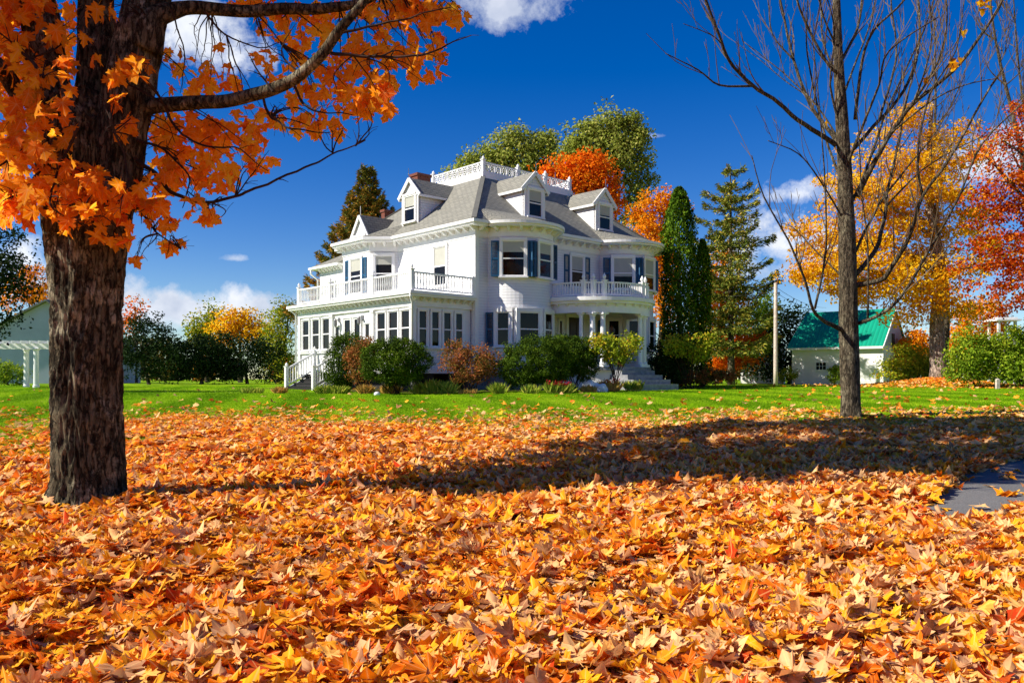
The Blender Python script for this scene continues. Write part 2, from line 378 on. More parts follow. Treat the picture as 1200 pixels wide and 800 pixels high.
# leaf templates: (verts (m,3), tris (k,3)), base at origin, tip at +y, unit length
VEIN = {}; KEEP = []
HALF = [(0.0, 0.0), (0.10, -0.09), (0.34, -0.13), (0.29, -0.02), (0.43, 0.06), (0.35, 0.13), (0.42, 0.20), (0.62, 0.27), (0.53, 0.36), (0.57, 0.51), (0.42, 0.48), (0.28, 0.43), (0.24, 0.47), (0.26, 0.60), (0.34, 0.69), (0.19, 0.75), (0.0, 1.0)]
HALF_LOW = [(0.0, 0.0), (0.34, -0.12), (0.36, 0.12), (0.60, 0.40), (0.27, 0.45), (0.29, 0.70), (0.0, 1.0)]
def maple(half, ring, seed, curl=0.3, stem=True):
    r = random.Random(seed)
    out = list(half)+[(-x, y) for x, y in half[-2:0:-1]]
    out = [(x*(1+r.uniform(-.08, .08)), y*(1+r.uniform(-.06, .06))) for x, y in out]
    c = (0, 0.2); vs = [c]; n = len(out); tris = []
    if ring:
        vs += [(c[0]+(x-c[0])*.5, c[1]+(y-c[1])*.5) for x, y in out]
        vs += out
        for i in range(n):
            j = (i+1) % n
            tris += [(0, 1+i, 1+j), (1+i, 1+n+i, 1+n+j), (1+i, 1+n+j, 1+j)]
    else:
        vs += out
        tris += [(0, 1+i, 1+(i+1) % n) for i in range(n)]
    ph = r.uniform(0, 6.28); a = r.uniform(-1, 1)*curl; b = r.uniform(-1.4, 1.4)*curl; cc = r.uniform(-1, 1)*curl; k = r.uniform(.6, 1.0)*curl
    res = []
    for x, y in vs:
        yy = y-.35
        z = a*x*x*2+b*yy*yy*1.2+cc*x*yy*1.6+k*.35*math.sin(7*x+ph)*abs(yy)+k*.3*math.sin(6*yy+ph*1.7)*abs(x)+k*.25*abs(x)
        jt = r.uniform(-1, 1)*.05*(abs(x)+abs(yy))*1.6*(curl/.5)
        res.append((x, y-0.3, z+jt))
    if stem:
        m = len(res); res += [(-.012, -.3, 0), (.012, -.3, 0), (.03+r.uniform(-.1, .1), -.85, -.12*r.uniform(-1, 1))]
        tris.append((m, m+2, m+1))
    tips = set()
    for i, (x, y) in enumerate(half):
        if (x, y) in ((0.34, -0.13), (0.62, 0.27), (0.57, 0.51), (0.34, 0.69), (0.0, 1.0), (0.34, -0.12), (0.60, 0.40)): tips |= {i, (n-i) % n}
    vn = [1.0]+([1.0 if i in tips else 0.0 for i in range(n)]*(2 if ring else 1)); vn += [.5]*(len(res)-len(vn))
    VEIN[id(tris)] = None; arr = np.array(tris); KEEP.append(arr); VEIN[id(arr)] = np.array(vn)
    return np.array(res), arr
def quadleaf(w=0.55, fold=0.15):
    return np.array([(0, 0, 0), (w/2, .5, fold), (0, 1, -.1), (-w/2, .5, fold)]), np.array([(0, 1, 2), (0, 2, 3)])
T_HI = [maple(HALF, True, i, .32+.06*i) for i in range(10)]
T_MID = [maple(HALF, False, 20+i, .32+.06*i) for i in range(6)]
T_LOW = [maple(HALF_LOW, False, 40+i, .5, False) for i in range(4)]
T_HANG = [maple(HALF, False, 60+i, .35) for i in range(6)]
T_Q = [quadleaf(.6, .15)]
T_NEED = [quadleaf(.28, .05)]
T_BLADE = [quadleaf(.12, .02)]

def norm(a): return a/np.maximum(np.linalg.norm(a, axis=1, keepdims=True), 1e-9)
def scatter(name, temps, pos, nrm, tip, size, rnd, mat, parent=None, off=(0, 0, 0)):
    n = len(pos)
    z = norm(nrm); y = tip-z*np.sum(tip*z, axis=1, keepdims=True); y = norm(y); x = np.cross(y, z)
    which = rng.integers(0, len(temps), n)
    V = []; T = []; R = []; Q = []; base = 0
    for k, (tv, tt) in enumerate(temps):
        idx = np.nonzero(which == k)[0]
        if not len(idx): continue
        M = np.stack([x[idx], y[idx], z[idx]], axis=1)*size[idx][:, None, None]   # rows
        vv = np.einsum('mi,nij->nmj', tv, M)+pos[idx][:, None, :]
        m = len(tv)
        tr = tt[None]+(np.arange(len(idx))*m)[:, None, None]+base
        V.append(vv.reshape(-1, 3)); T.append(tr.reshape(-1, 3)); R.append(np.repeat(rnd[idx], m)); base += len(idx)*m
        vn = VEIN.get(id(tt)); Q.append(np.tile(vn, len(idx)) if vn is not None else np.full(len(idx)*m, .5))
    return np_mesh(name, np.concatenate(V), np.concatenate(T), np.concatenate(R), mat, parent, off, np.concatenate(Q) if temps[0][0].shape[0] > 6 else None)
def rdir(n):
    return norm(rng.normal(size=(n, 3)))
def vnoise(x, y, s, seed=0):
    r = np.random.default_rng(seed); t = 0
    for i in range(7):
        a = r.uniform(0, 6.28); f = s*r.uniform(.6, 2.2); t = t+np.sin((x*math.cos(a)+y*math.sin(a))*f+r.uniform(0, 6.28))
    return t/3.0
# ---------------------------------------------------------------- ground
def axis(lim, near, n):
    t = np.linspace(-1, 1, n); k = 5.5
    return np.sinh(t*k)/math.sinh(k)*lim
gx = axis(1500, 0, 241); gy = np.concatenate([axis(1500, 0, 241)[axis(1500, 0, 241) < -2], np.linspace(-2, 50, 160), 50+np.cumsum(np.linspace(.6, 24, 110))])
XX, YY = np.meshgrid(gx, gy); ZZ = gzn(XX, YY)
nx, ny = len(gx), len(gy)
idx = np.arange(nx*ny).reshape(ny, nx)
a = idx[:-1, :-1].ravel(); b = idx[:-1, 1:].ravel(); c = idx[1:, 1:].ravel(); d = idx[1:, :-1].ravel()
tr = np.concatenate([np.stack([a, b, c], 1), np.stack([a, c, d], 1)])
vv = np.stack([XX.ravel(), YY.ravel(), ZZ.ravel()], 1)
lawn = np_mesh('lawn', vv, tr, np.zeros(len(vv)), M_LAWN); tag(lawn, kind='structure')
lawn.data.polygons.foreach_set('use_smooth', [True]*len(lawn.data.polygons))

def sheet(name, poly_fn, u0, u1, nu, nv, lift, mat):
    m = MB(); vs = []
    for i in range(nu+1):
        for j in range(nv+1):
            x, y = poly_fn(i/nu, j/nv); vs.append((x, y, gz(x, y)+lift))
    fs = [(i*(nv+1)+j, (i+1)*(nv+1)+j, (i+1)*(nv+1)+j+1, i*(nv+1)+j+1) for i in range(nu) for j in range(nv)]
    m.add(vs, fs); o = m.build(name, mat, recalc=False, smooth=True); tag(o, kind='structure'); return o
DRV_X = 2.7
def drv(a_, b_):
    x0 = DRV_X+0.25*math.sin(b_*9)+0.6*abs(b_-.5)*2
    return x0+(18-x0)*a_**1.5, 6.3+4.3*b_+a_*1.0
sheet('driveway', drv, 0, 1, 50, 14, 0.03, M_ASPH)

# fallen maple leaves: hi detail near, lighter far
DPOLY = [(((a-600)/F*GY(b, a)), GY(b, a)) for a, b in ((1075, 614), (1100, 585), (1120, 566), (1150, 552), (1200, 541), (1290, 534), (1500, 528), (1500, 592), (1300, 606), (1200, 605), (1172, 612), (1130, 616), (1105, 620))]
def in_drive(x, y):
    ins = np.zeros(x.shape, bool); n = len(DPOLY)
    for i in range(n):
        (x0, y0), (x1, y1) = DPOLY[i], DPOLY[(i+1) % n]
        c = ((y0 > y) != (y1 > y)) & (x < (x1-x0)*(y-y0)/((y1-y0) if abs(y1-y0) > 1e-9 else 1e-9)+x0); ins ^= c
    return ins
def carpet(y0, y1, per, temps, size, pile, name):
    area = 1.36*.5*(y1*y1-y0*y0)+3.2*(y1-y0)
    n = int(area*per)
    y = np.sqrt(rng.uniform(y0*y0, y1*y1, n)); x = rng.uniform(-1, 1, n)*(.68*y+1.6)
    pxx = 600+F*x/y
    edge = 14.2+1.5*vnoise(x, y, .8, 3)+1.0*vnoise(x, y, 3.0, 8)+np.clip((pxx-600)/400, -1, 1)*.6
    edge = edge-np.where(pxx < 330, (330-pxx)/330*2.2, 0)
    keep = np.exp(-np.clip((y-edge+1.0)/1.9, 0, 50))
    dn = vnoise(x, y, 2.2, 5)
    keep *= np.clip(1.0+.35*dn, .45, 1)
    dr = in_drive(x+.08*dn, y+.12*dn)
    keep = np.where(dr, keep*.022, keep)
    k = rng.uniform(size=n) < keep
    # none inside the trunk
    k &= ((x-LT.x)**2+(y-LT.y)**2) > .36**2
    k &= ((x-RT.x)**2+(y-RT.y)**2) > .24**2
    x = x[k]; y = y[k]; n = len(x); dr = dr[k]
    lump = .035*(1+vnoise(x, y, 4.0, 9))
    thick = np.exp(-np.clip((y-edge[k]+1.5)/1.2, 0, 50))
    z = gzn(x, y)+.015+(lump+rng.uniform(0, 1, n)**1.5*pile)*np.where(dr, .1, thick)+np.where(dr, .03, 0)
    tilt = rng.normal(0, .24, (n, 2))*np.where(dr, .3, 1)[:, None]
    nrm = np.stack([tilt[:, 0], tilt[:, 1], np.ones(n)*np.where(rng.uniform(size=n) < .4, -1, 1)], 1)
    big = rng.uniform(size=n) < .05
    nrm[big & ~dr] += rng.normal(0, .8, (int((big & ~dr).sum()), 3))
    tip = rdir(n)
    rr = np.clip(rng.uniform(0, 1, n), 0, 1)
    rr = np.where(rng.uniform(size=n) < np.clip(.12+(x/10.0)+.1*vnoise(x, y, 1., 2), 0, .35), rng.uniform(.62, .95, n), rr)
    sz = size*np.clip(rng.lognormal(-.08, .28, n), .45, 1.5)
    o = scatter(name, temps, np.stack([x, y, z], 1), nrm, tip, sz, rr, M_LEAFBED)
    return o
LTY = GY(596, 100); LT = G(101, LTY)
RTY = GY(489, 997); RT = G(997, RTY)
print('left tree', LT, 'right tree', RT)
objs = [carpet(2.6, 6.2, 900, T_HI, .118, .075, 'fallen_leaves'),
        carpet(6.2, 10.5, 640, T_MID, .118, .07, 'fallen_leaves_b'),
        carpet(10.5, 20, 360, T_LOW, .122, .065, 'fallen_leaves_c')]
# sparse leaves scattered on the open grass
n = 5200
y = rng.uniform(11, 36, n); x = rng.uniform(-1, 1, n)*(.68*y+1)
pxx = 600+F*x/y
dens = np.clip(np.exp(-(y-13)/5.0)+.05+np.where(pxx > 850, .35*np.clip(vnoise(x, y, .5, 4)+.3, 0, 1), 0), 0, 1)*np.clip(.6+.5*vnoise(x, y, 1.3, 6), .05, 1)
k = rng.uniform(size=n) < dens
x = x[k]; y = y[k]; n = len(x)
objs.append(scatter('fallen_leaves_d', T_LOW, np.stack([x, y, gzn(x, y)+.05], 1), np.concatenate([rng.normal(0, .45, (n, 2)), np.ones((n, 1))], 1), rdir(n), rng.uniform(.10, .17, n), rng.uniform(0, 1, n), M_LEAFBED))
# litter ring on the mound below the yellow maple
n = 2600
a_ = rng.uniform(0, 6.28, n); r_ = np.abs(rng.normal(0, 1.0, n))
x = MOUND[0]+np.cos(a_)*r_*3.2; y = MOUND[1]-.5+np.sin(a_)*r_*2.4
objs.append(scatter('fallen_leaves_e', T_LOW, np.stack([x, y, gzn(x, y)+.05], 1), np.concatenate([rng.normal(0, .5, (n, 2)), np.ones((n, 1))], 1), rdir(n), rng.uniform(.12, .2, n), rng.uniform(.1, .9, n), M_LEAFBED))
# one object for all of the uncountable leaves
def join_np(objs, name):
    V = []; T = []; R = []; Q = []; b = 0
    for o in objs:
        me = o.data; nv = len(me.vertices); v = np.empty(nv*3, np.float32); me.vertices.foreach_get('co', v)
        t = np.empty(len(me.loops), np.int32); me.loops.foreach_get('vertex_index', t)
        r = np.empty(nv, np.float32); me.attributes['rnd'].data.foreach_get('value', r)
        q_ = np.full(nv, .5, np.float32)
        if 'vein' in me.attributes: me.attributes['vein'].data.foreach_get('value', q_)
        V.append(v.reshape(-1, 3)); T.append(t.reshape(-1, 3)+b); R.append(r); Q.append(q_); b += nv
        m = me.materials[0]; bpy.data.objects.remove(o); bpy.data.meshes.remove(me)
    return np_mesh(name, np.concatenate(V), np.concatenate(T), np.concatenate(R), m, vein=np.concatenate(Q))
fl = join_np(objs, 'fallen_leaves')
tag(fl, 'thick carpet of fallen orange, yellow and tan maple leaves on the lawn', 'fallen leaves', kind='stuff')

# grass blades
gp = []
for y0, y1, per in ((9, 14, 260), (14, 22, 210), (22, 30, 130), (30, 44, 50)):
    n = int((1.36*.5*(y1*y1-y0*y0)+2*(y1-y0))*per)
    y = np.sqrt(rng.uniform(y0*y0, y1*y1, n)); x = rng.uniform(-1, 1, n)*(.68*y+1)
    gp.append(np.stack([x, y, gzn(x, y)-.005], 1))
gp = np.concatenate(gp); gp = gp[~in_drive(gp[:, 0], gp[:, 1])]
nb = 4
pos = np.repeat(gp, nb, axis=0)+np.concatenate([rng.normal(0, .035, (len(gp)*nb, 2)), np.zeros((len(gp)*nb, 1))], 1)
n = len(pos)
tip = np.concatenate([rng.normal(0, .45, (n, 2)), np.ones((n, 1))], 1)
nr = np.concatenate([rng.normal(0, 1, (n, 2)), rng.uniform(.2, 1.0, (n, 1))], 1)
stripe = np.clip(.5+1.2*np.sin((pos[:, 0]*.95+pos[:, 1]*.22)*2.3+.6*np.sin(pos[:, 1]*.2)), 0, 1)
gr = scatter('grass', [quadleaf(.22, .0)], pos, nr, tip, rng.uniform(.032, .060, n), np.clip(rng.uniform(0, .45, n)+.5*stripe, 0, 1), M_GRASS)
tag(gr, 'short bright green mown grass of the lawn', 'grass', kind='stuff')
# ---------------------------------------------------------------- house
HC = Vector((-1.47, 33.0)); HROT = math.atan2(.677, .736); HZ = 1.08
UU = Vector((math.cos(HROT), math.sin(HROT))); VV = Vector((-math.sin(HROT), math.cos(HROT)))
house = empty('white_victorian_house', (HC.x, HC.y, HZ), 'large white two storey clapboard house with grey hip roof, curved bays and blue shutters', 'house', HROT)
NBR = [0]
def hb(mb, name, mat, parent=None, **kw):
    return mb.build(name, mat, parent or house, off=(0, 0, HZ), **kw)
def u_px(px, v):
    r = (px-600)/F   # HC + UU*u + VV*v
    return (r*(HC.y+VV.y*v)-(HC.x+VV.x*v))/(UU.x-r*UU.y)
def v_px(px, u):
    r = (px-600)/F
    return (r*(HC.y+UU.y*u)-(HC.x+UU.x*u))/(VV.x-r*VV.y)
def toworld(u, v): return HC+UU*u+VV*v
HU, HV = 11.44, 9.5
BAY = [(2.3, .25, 1.65), (9.14, .25, 1.65)]
def arc(cx, cy, R, a0, a1, n): return [Vector((cx+R*math.cos(a0+(a1-a0)*i/n), cy+R*math.sin(a0+(a1-a0)*i/n))) for i in range(n+1)]
def outline():
    pts = [Vector((0, 0))]
    for cx, cy, R in BAY:
        h = math.asin(cy/R)
        pts += arc(cx, cy, R, -PI+h, -h, 28)
    pts += [Vector((HU, 0)), Vector((HU, HV)), Vector((0, HV)), Vector((0, 9.5-.2)), Vector((-.9, 8.6)), Vector((-.9, 6.3)), Vector((0, 5.4))]
    return pts
OUT = outline()
def offset(pts, d):
    n = len(pts); res = []
    for i in range(n):
        p0, p1, p2 = pts[i-1], pts[i], pts[(i+1) % n]
        e1 = (p1-p0).normalized() if (p1-p0).length > 1e-6 else (p2-p1).normalized(); e2 = (p2-p1).normalized() if (p2-p1).length > 1e-6 else e1
        n1 = Vector((e1.y, -e1.x)); n2 = Vector((e2.y, -e2.x)); m = (n1+n2)
        if m.length < 1e-4: m = n1
        m = m.normalized(); k = max(.45, m.dot(n1)); res.append(p1+m*d/k)
    return res
EZ = 7.62
hb(MB().prism(OUT, 1.75, EZ), 'wall', M_SIDE)
hb(MB().ring(offset(OUT, -.3), offset(OUT, .03), .75, 1.75), 'foundation', M_STONE)
hb(MB().ring(offset(OUT, -.05), offset(OUT, .05), 1.76, 1.98), 'water_table', M_WHITE)
# frieze + cornice + gutter
hb(MB().ring(offset(OUT, -.05), offset(OUT, .035), 7.24, EZ-.002), 'frieze', M_WHITE)
co = MB(); co.ring(offset(OUT, -.05), offset(OUT, .44), EZ+.001, EZ+.08); co.ring(offset(OUT, .30), offset(OUT, .52), EZ+.081, EZ+.2)
hb(co, 'cornice', M_WHITE)
BRK = []
def put_brackets(mb): BRK.append(mb)
def brackets(path, z1, depth, hgt, wid, step, closed=True):
    m = MB(); n = len(path); acc = step*.5
    for i in range(n if closed else n-1):
        p, q = path[i], path[(i+1) % n]; L = (q-p).length
        if L < 1e-5: continue
        d = (q-p)/L; nn = Vector((d.y, -d.x))
        while acc < L:
            c = p+d*acc
            a = c-d*wid/2; b = c+d*wid/2
            m.hexa([(a.x, a.y, z1-hgt), (b.x, b.y, z1-hgt), (b.x+nn.x*depth*.35, b.y+nn.y*depth*.35, z1-hgt*.9), (a.x+nn.x*depth*.35, a.y+nn.y*depth*.35, z1-hgt*.9),
                    (a.x, a.y, z1), (b.x, b.y, z1), (b.x+nn.x*depth, b.y+nn.y*depth, z1), (a.x+nn.x*depth, a.y+nn.y*depth, z1)])
            acc += step
        acc -= L
    return m
put_brackets(brackets(offset(OUT, .036), EZ, .33, .17, .10, .46))

cb = MB()
for (x, y) in ((-.03, -.03), (HU-.15, -.03)): cb = MB(); cb.box(x, x+.18, y, y+.18, 1.98, 7.24); hb(cb, 'corner_board', M_WHITE)
# roof
E1 = offset(OUT, .5); RI = .3; DI = 2.9; DZ = 10.65; RZ = EZ+.2
SL = (DZ-RZ)/(DI+.5)
def c2(p): return Vector((min(max(p.x, RI), HU-RI), min(max(p.y, RI), HV-RI)))
def c3(p):
    q = c2(p)
    fx = (q.x-RI)/(HU-2*RI); fy = (q.y-RI)/(HV-2*RI)
    return Vector((DI+fx*(HU-2*DI), DI+fy*(HV-2*DI)))
def insert(pts):   # add exact corner rays so the hips are crisp
    res = []
    n = len(pts)
    for i in range(n):
        p, q = pts[i], pts[(i+1) % n]; res.append(p)
        ts = []
        for lim, ax in ((RI, 0), (HU-RI, 0), (RI, 1), (HV-RI, 1)):
            dlt = q[ax]-p[ax]
            if abs(dlt) > 1e-6:
                t = (lim-p[ax])/dlt
                if .001 < t < .999: ts.append(t)
        res += [p+(q-p)*t for t in sorted(ts)]
    return res
E1 = insert(E1)
n = len(E1); vs = [(p.x, p.y, RZ) for p in E1]+[(c2(p).x, c2(p).y, RZ+SL*(RI+.5)) for p in E1]+[(c3(p).x, c3(p).y, DZ) for p in E1]
fs = []
for i in range(n):
    j = (i+1) % n
    for k in (0, 1):
        q = [k*n+i, k*n+j, (k+1)*n+j, (k+1)*n+i]
        cs = []
        for t in q:
            if all((Vector(vs[t])-Vector(vs[s])).length > 1e-4 for s in cs): cs.append(t)
        if len(cs) > 2: fs.append(cs)
rf = MB(); rf.add(vs, fs); rf.add([(p.x, p.y, RZ-.03) for p in E1], [tuple(range(n))]); rf.add([(DI, DI, DZ), (HU-DI, DI, DZ), (HU-DI, HV-DI, DZ), (DI, HV-DI, DZ)], [(0, 1, 2, 3)])
roof = hb(rf, 'roof', M_ROOF, uvroof=True)
for (a_, b_, c_, d_) in ((0, 0, DI, DI), (HU, 0, HU-DI, DI), (0, HV, DI, HV-DI)):
    sx = -1 if a_ == 0 else 1; sy = -1 if b_ == 0 else 1
    hips = MB(); hips.bar((a_+sx*.45, b_+sy*.45, RZ+.03), (c_, d_, DZ+.02), .2, .05); hb(hips, 'hip_cap', M_ROOF, roof)
# widow's walk
deck = MB(); deck.ring([Vector(p) for p in ((DI+.1, DI+.1), (HU-DI-.1, DI+.1), (HU-DI-.1, HV-DI-.1), (DI+.1, HV-DI-.1))], [Vector(p) for p in ((DI-.12, DI-.12), (HU-DI+.12, DI-.12), (HU-DI+.12, HV-DI+.12), (DI-.12, HV-DI+.12))], DZ-.12, DZ+.18)
deck.box(DI, HU-DI, DI, HV-DI, DZ+.02, DZ+.12)
hb(deck, 'roof_deck', M_WHITE)
def frail(m, x, y, z0, z1, r=.055, fin=.22, sq=True):
    m.box(x-r, x+r, y-r, y+r, z0, z1) if sq else m.lathe(x, y, [(r, z0), (r, z1)], 10)
    m.box(x-r*1.35, x+r*1.35, y-r*1.35, y+r*1.35, z1, z1+.035)
    m.lathe(x, y, [(r*.5, z1+.035), (r*.45, z1+.06), (r*1.0, z1+fin*.45), (r*.85, z1+fin*.62), (r*.25, z1+fin*.9), (r*.1, z1+fin)], 10)
def lattice(p, q, z0, z1):
    p = Vector(p); q = Vector(q); L = (q-p).length; d = (q-p)/L
    m = MB(); m.seg(p, q, .07, z1-.05, z1); m.seg(p, q, .06, z0, z0+.05)
    h = z1-z0-.1; nn = max(2, round(L/(h*1.05))); s = L/nn; zc = (z0+z1)/2
    for i in range(nn):
        c = p+d*(i+.5)*s
        ring = []
        for k in range(17):
            a = 2*PI*k/16; ring.append((c.x+d.x*math.cos(a)*s*.27, c.y+d.y*math.cos(a)*s*.27, zc+math.sin(a)*h*.27))
        m.tube(ring, .017, 5, False)
        for (a1, b1, a2, b2) in ((-.5, -.5, -.19, -.19), (.5, -.5, .19, -.19), (-.5, .5, -.19, .19), (.5, .5, .19, .19), (-.27, 0, .27, 0), (0, -.5, 0, -.27), (0, .5, 0, .27)):
            m.bar((c.x+d.x*a1*s, c.y+d.y*a1*s, zc+b1*h), (c.x+d.x*a2*s, c.y+d.y*a2*s, zc+b2*h), .03, .03)
        if i: m.bar((c.x-d.x*s*.5, c.y-d.y*s*.5, z0+.05), (c.x-d.x*s*.5, c.y-d.y*s*.5, z1-.05), .035, .035)
    return m
dc = [(DI, DI), (HU-DI, DI), (HU-DI, HV-DI), (DI, HV-DI)]
posts = []
for i in range(4):
    p, q = Vector(dc[i]), Vector(dc[(i+1) % 4])
    if i in (0, 2): ms = [p, p+(q-p)*.38, p+(q-p)*.70, q]
    else: ms = [p, q]
    for a_, b_ in zip(ms[:-1], ms[1:]):
        hb(lattice(a_, b_, DZ+.2, DZ+.66), 'lattice_railing', M_WHITE)
    posts += ms[:-1]
for p in posts:
    m = MB(); frail(m, p.x, p.y, DZ+.18, DZ+.72, .075, .2); hb(m, 'railing_post', M_WHITE)
m = MB()
for (x, y, z, h) in ((DI+.6, DI+.9, DZ+.1, 1.1), (HU-DI-.6, DI+.4, DZ+.1, 1.0), (DI+2.9, DI+.9, DZ+.1, 1.1)): m = MB(); m.tube([(x, y, z), (x, y, z+h)], .015, 5); hb(m, 'lightning_rod', M_METAL, roof)

# windows -----------------------------------------------------
def window(o, t, nrm, w, z0, z1, cas=.10, blind=0.0, shut=None, mid=.5, parent=None, curtain=False, sash=.045, prj=.06, sill=True, name='window', d0=0.0):
    o = Vector(o); t = Vector(t).normalized(); nv = Vector(nrm).normalized(); par = parent or house
    def fb(m, a0, a1, da, db, za, zb):
        c = [o+t*a0+nv*da, o+t*a1+nv*da, o+t*a1+nv*db, o+t*a0+nv*db]
        m.hexa([(p.x, p.y, za) for p in c]+[(p.x, p.y, zb) for p in c])
    h = w/2; m = MB(); e = -.04
    fb(m, -h-cas, -h, e, prj, z0, z1); fb(m, h, h+cas, e, prj, z0, z1)
    fb(m, -h-cas, h+cas, e, prj+.02, z1, z1+cas*1.1)
    if sill: fb(m, -h-cas-.04, h+cas+.04, e, prj+.07, z0-.06, z0)
    else: fb(m, -h-cas, h+cas, e, prj-.002, z0-.06, z0)
    zm = z0+(z1-z0)*mid
    f1 = prj-.018; f2 = prj-.034
    fb(m, -h, -h+sash, e, f1, z0, z1); fb(m, h-sash, h, e, f1, z0, z1)
    fb(m, -h+sash, h-sash, e, f1, z1-sash, z1); fb(m, -h+sash, h-sash, e, f2, z0, z0+sash*1.3); fb(m, -h+sash, h-sash, e, f1+.008, zm-.025, zm+.025)
    win = m.build(name, M_WHITE, par, off=(0, 0, HZ))
    isub = parent is not None
    pp = par if isub else win
    g = MB(); fb(g, -h+sash*.5, h-sash*.5, -.03, .012+d0, z0+.01, z1-.01); g.build('pane', M_GLASS, pp, off=(0, 0, HZ))
    if blind > 0:
        g = MB(); fb(g, -h+sash*1.0, h-sash*1.0, .0125, .017+d0, z1-(z1-z0)*blind, z1-sash); g.build('blind', M_CREAM, pp, off=(0, 0, HZ))
    if curtain:
        g = MB(); k = 14
        for i in range(k):
            a0 = -h+sash+(w-2*sash)*i/k; a1 = a0+(w-2*sash)/k*.72
            fb(g, a0, a1, .0125, .0165+.001*(i % 2), z0+sash, z1-(z1-z0)*max(blind, .05)-.01)
        g.build('curtain', M_CURT, pp, off=(0, 0, HZ))
    if shut:
        for sgn in (-1, 1):
            if shut == 'L' and sgn == 1: continue
            if shut == 'R' and sgn == -1: continue
            g = MB(); sw = .32; a0 = sgn*(h+cas+.02); a1 = sgn*(h+cas+.02+sw)
            lo, hi = min(a0, a1), max(a0, a1)
            fb(g, lo, lo+.05, -.1, .05, z0, z1); fb(g, hi-.05, hi, -.1, .05, z0, z1)
            for za, zb in ((z0, z0+.07), ((z0+z1)/2-.035, (z0+z1)/2+.035), (z1-.07, z1)): fb(g, lo+.05, hi-.05, -.1, .046, za, zb)
            z = z0+.09
            while z < z1-.09:
                c = [o+t*(lo+.05)+nv*.04, o+t*(hi-.05)+nv*.04, o+t*(hi-.05)-nv*.1, o+t*(lo+.05)-nv*.1]
                g.hexa([(p.x, p.y, z+(0 if i < 2 else .03)) for i, p in enumerate(c)]+[(p.x, p.y, z+(.02 if i < 2 else .05)) for i, p in enumerate(c)])
                z += .055
            g.build('shutter', M_SHUT, par, off=(0, 0, HZ))
    return win
NU = (-1, 0); NV = (0, -1)   # outward normals of the left face and of the front face
# left face, upper storey
window((0, v_px(516, 0)), (0, 1), NU, .86, 5.42, 7.08, blind=.5)
s2 = math.sqrt(.5)
fm = Vector((-.45, 5.85)); window(fm, (-s2, s2), (-s2, -s2), .80, 5.42, 7.05, blind=.25)
window((-.9, 7.45), (0, 1), NU, .92, 5.42, 7.02, blind=.35, shut=True)
# curved front bays
def dirth(th):
    a = math.radians(-132.6+th); return Vector((math.cos(a), math.sin(a)))
for bi, (cx, cy, R) in enumerate(BAY):
    for th, w in ((0, .92), (50, .80), (100, .8)):
        if bi == 0 and th == 100: continue
        d = dirth(th); o = Vector((cx, cy))+d*R; t = Vector((-d.y, d.x))
        window(o, t, d, w, 5.62, 7.06, shut=True, blind=.32 if bi == 0 else .6, curtain=True, prj=.09, d0=.03)
    # ground floor of the bay, flat frames with pilasters
    for th, w in ((-14, .52), (22, .88), (58, .62)):
        d = dirth(th); o = Vector((cx, cy))+d*R; t = Vector((-d.y, d.x))
        window(o, t, d, w, 2.82, 4.2, shut='L' if th == -14 else None, prj=.10, cas=.13, d0=.03, blind=.0)
    m = MB()
    for th in (3.5, 42):
        d = dirth(th); o = Vector((cx, cy))+d*(R+.03); t = Vector((-d.y, d.x)); c = [o-t*.09-d*.1, o+t*.09-d*.1, o+t*.09+d*.05, o-t*.09+d*.05]
        m.hexa([(p.x, p.y, 2.5) for p in c]+[(p.x, p.y, 4.3) for p in c])
        for z in (2.8, 3.2, 3.6, 4.0): 
            c = [o-t*.06+d*.05, o+t*.06+d*.05, o+t*.04+d*.09, o-t*.04+d*.09]; m.hexa([(p.x, p.y, z-.12) for p in c]+[(p.x, p.y, z+.02) for p in c])
    hb(m, 'bay_pilaster', M_WHITE)
    a0 = math.radians(-132.6-30); a1 = math.radians(-132.6+118)
    m = MB(); m.ring(arc(cx, cy, R-.05, a0, a1, 24), arc(cx, cy, R+.05, a0, a1, 24), 4.36, 4.44, closed=False); hb(m, 'bay_band', M_WHITE); m = MB(); m.ring(arc(cx, cy, R-.05, a0, a1, 24), arc(cx, cy, R+.08, a0, a1, 24), 2.62, 2.70, closed=False)
    hb(m, 'bay_band', M_WHITE)
# front, upper storey between the bays; ground floor door and window
window((u_px(676, 0), 0), (1, 0), NV, .80, 5.62, 7.03, shut=True, blind=.45, curtain=True)
window((u_px(725, 0), 0), (1, 0), NV, .80, 2.75, 4.05, shut='L', blind=0)
m = MB(); du = u_px(674, 0)
m.box(du-.62, du-.48, -.07, .02, 2.0, 4.25); m.box(du+.48, du+.62, -.07, .02, 2.0, 4.25); m.box(du-.66, du+.66, -.09, .02, 4.25, 4.42)
dfr = hb(m, 'front_door_frame', M_WHITE)
m = MB(); m.box(du-.478, du+.478, -.035, .02, 2.0, 4.248)
for (a_, b_) in ((-.36, -.05), (.05, .36)):
    m.box(du+a_, du+b_, -.05, -.03, 2.2, 2.9); m.box(du+a_, du+b_, -.05, -.03, 3.05, 4.05)
fd = hb(m, 'front_door', M_DOOR); m = MB(); m.lathe(du+.4, -.08, [(.03, 2.98), (.035, 3.02), (.02, 3.05)], 8); hb(m, 'door_knob', M_METAL, fd)
window((du-.95, 0), (1, 0), NV, .22, 2.75, 4.1, cas=.07)
window((10.98, 0), (1, 0), NV, .35, 2.8, 4.1, cas=.07, shut='R') if False else None

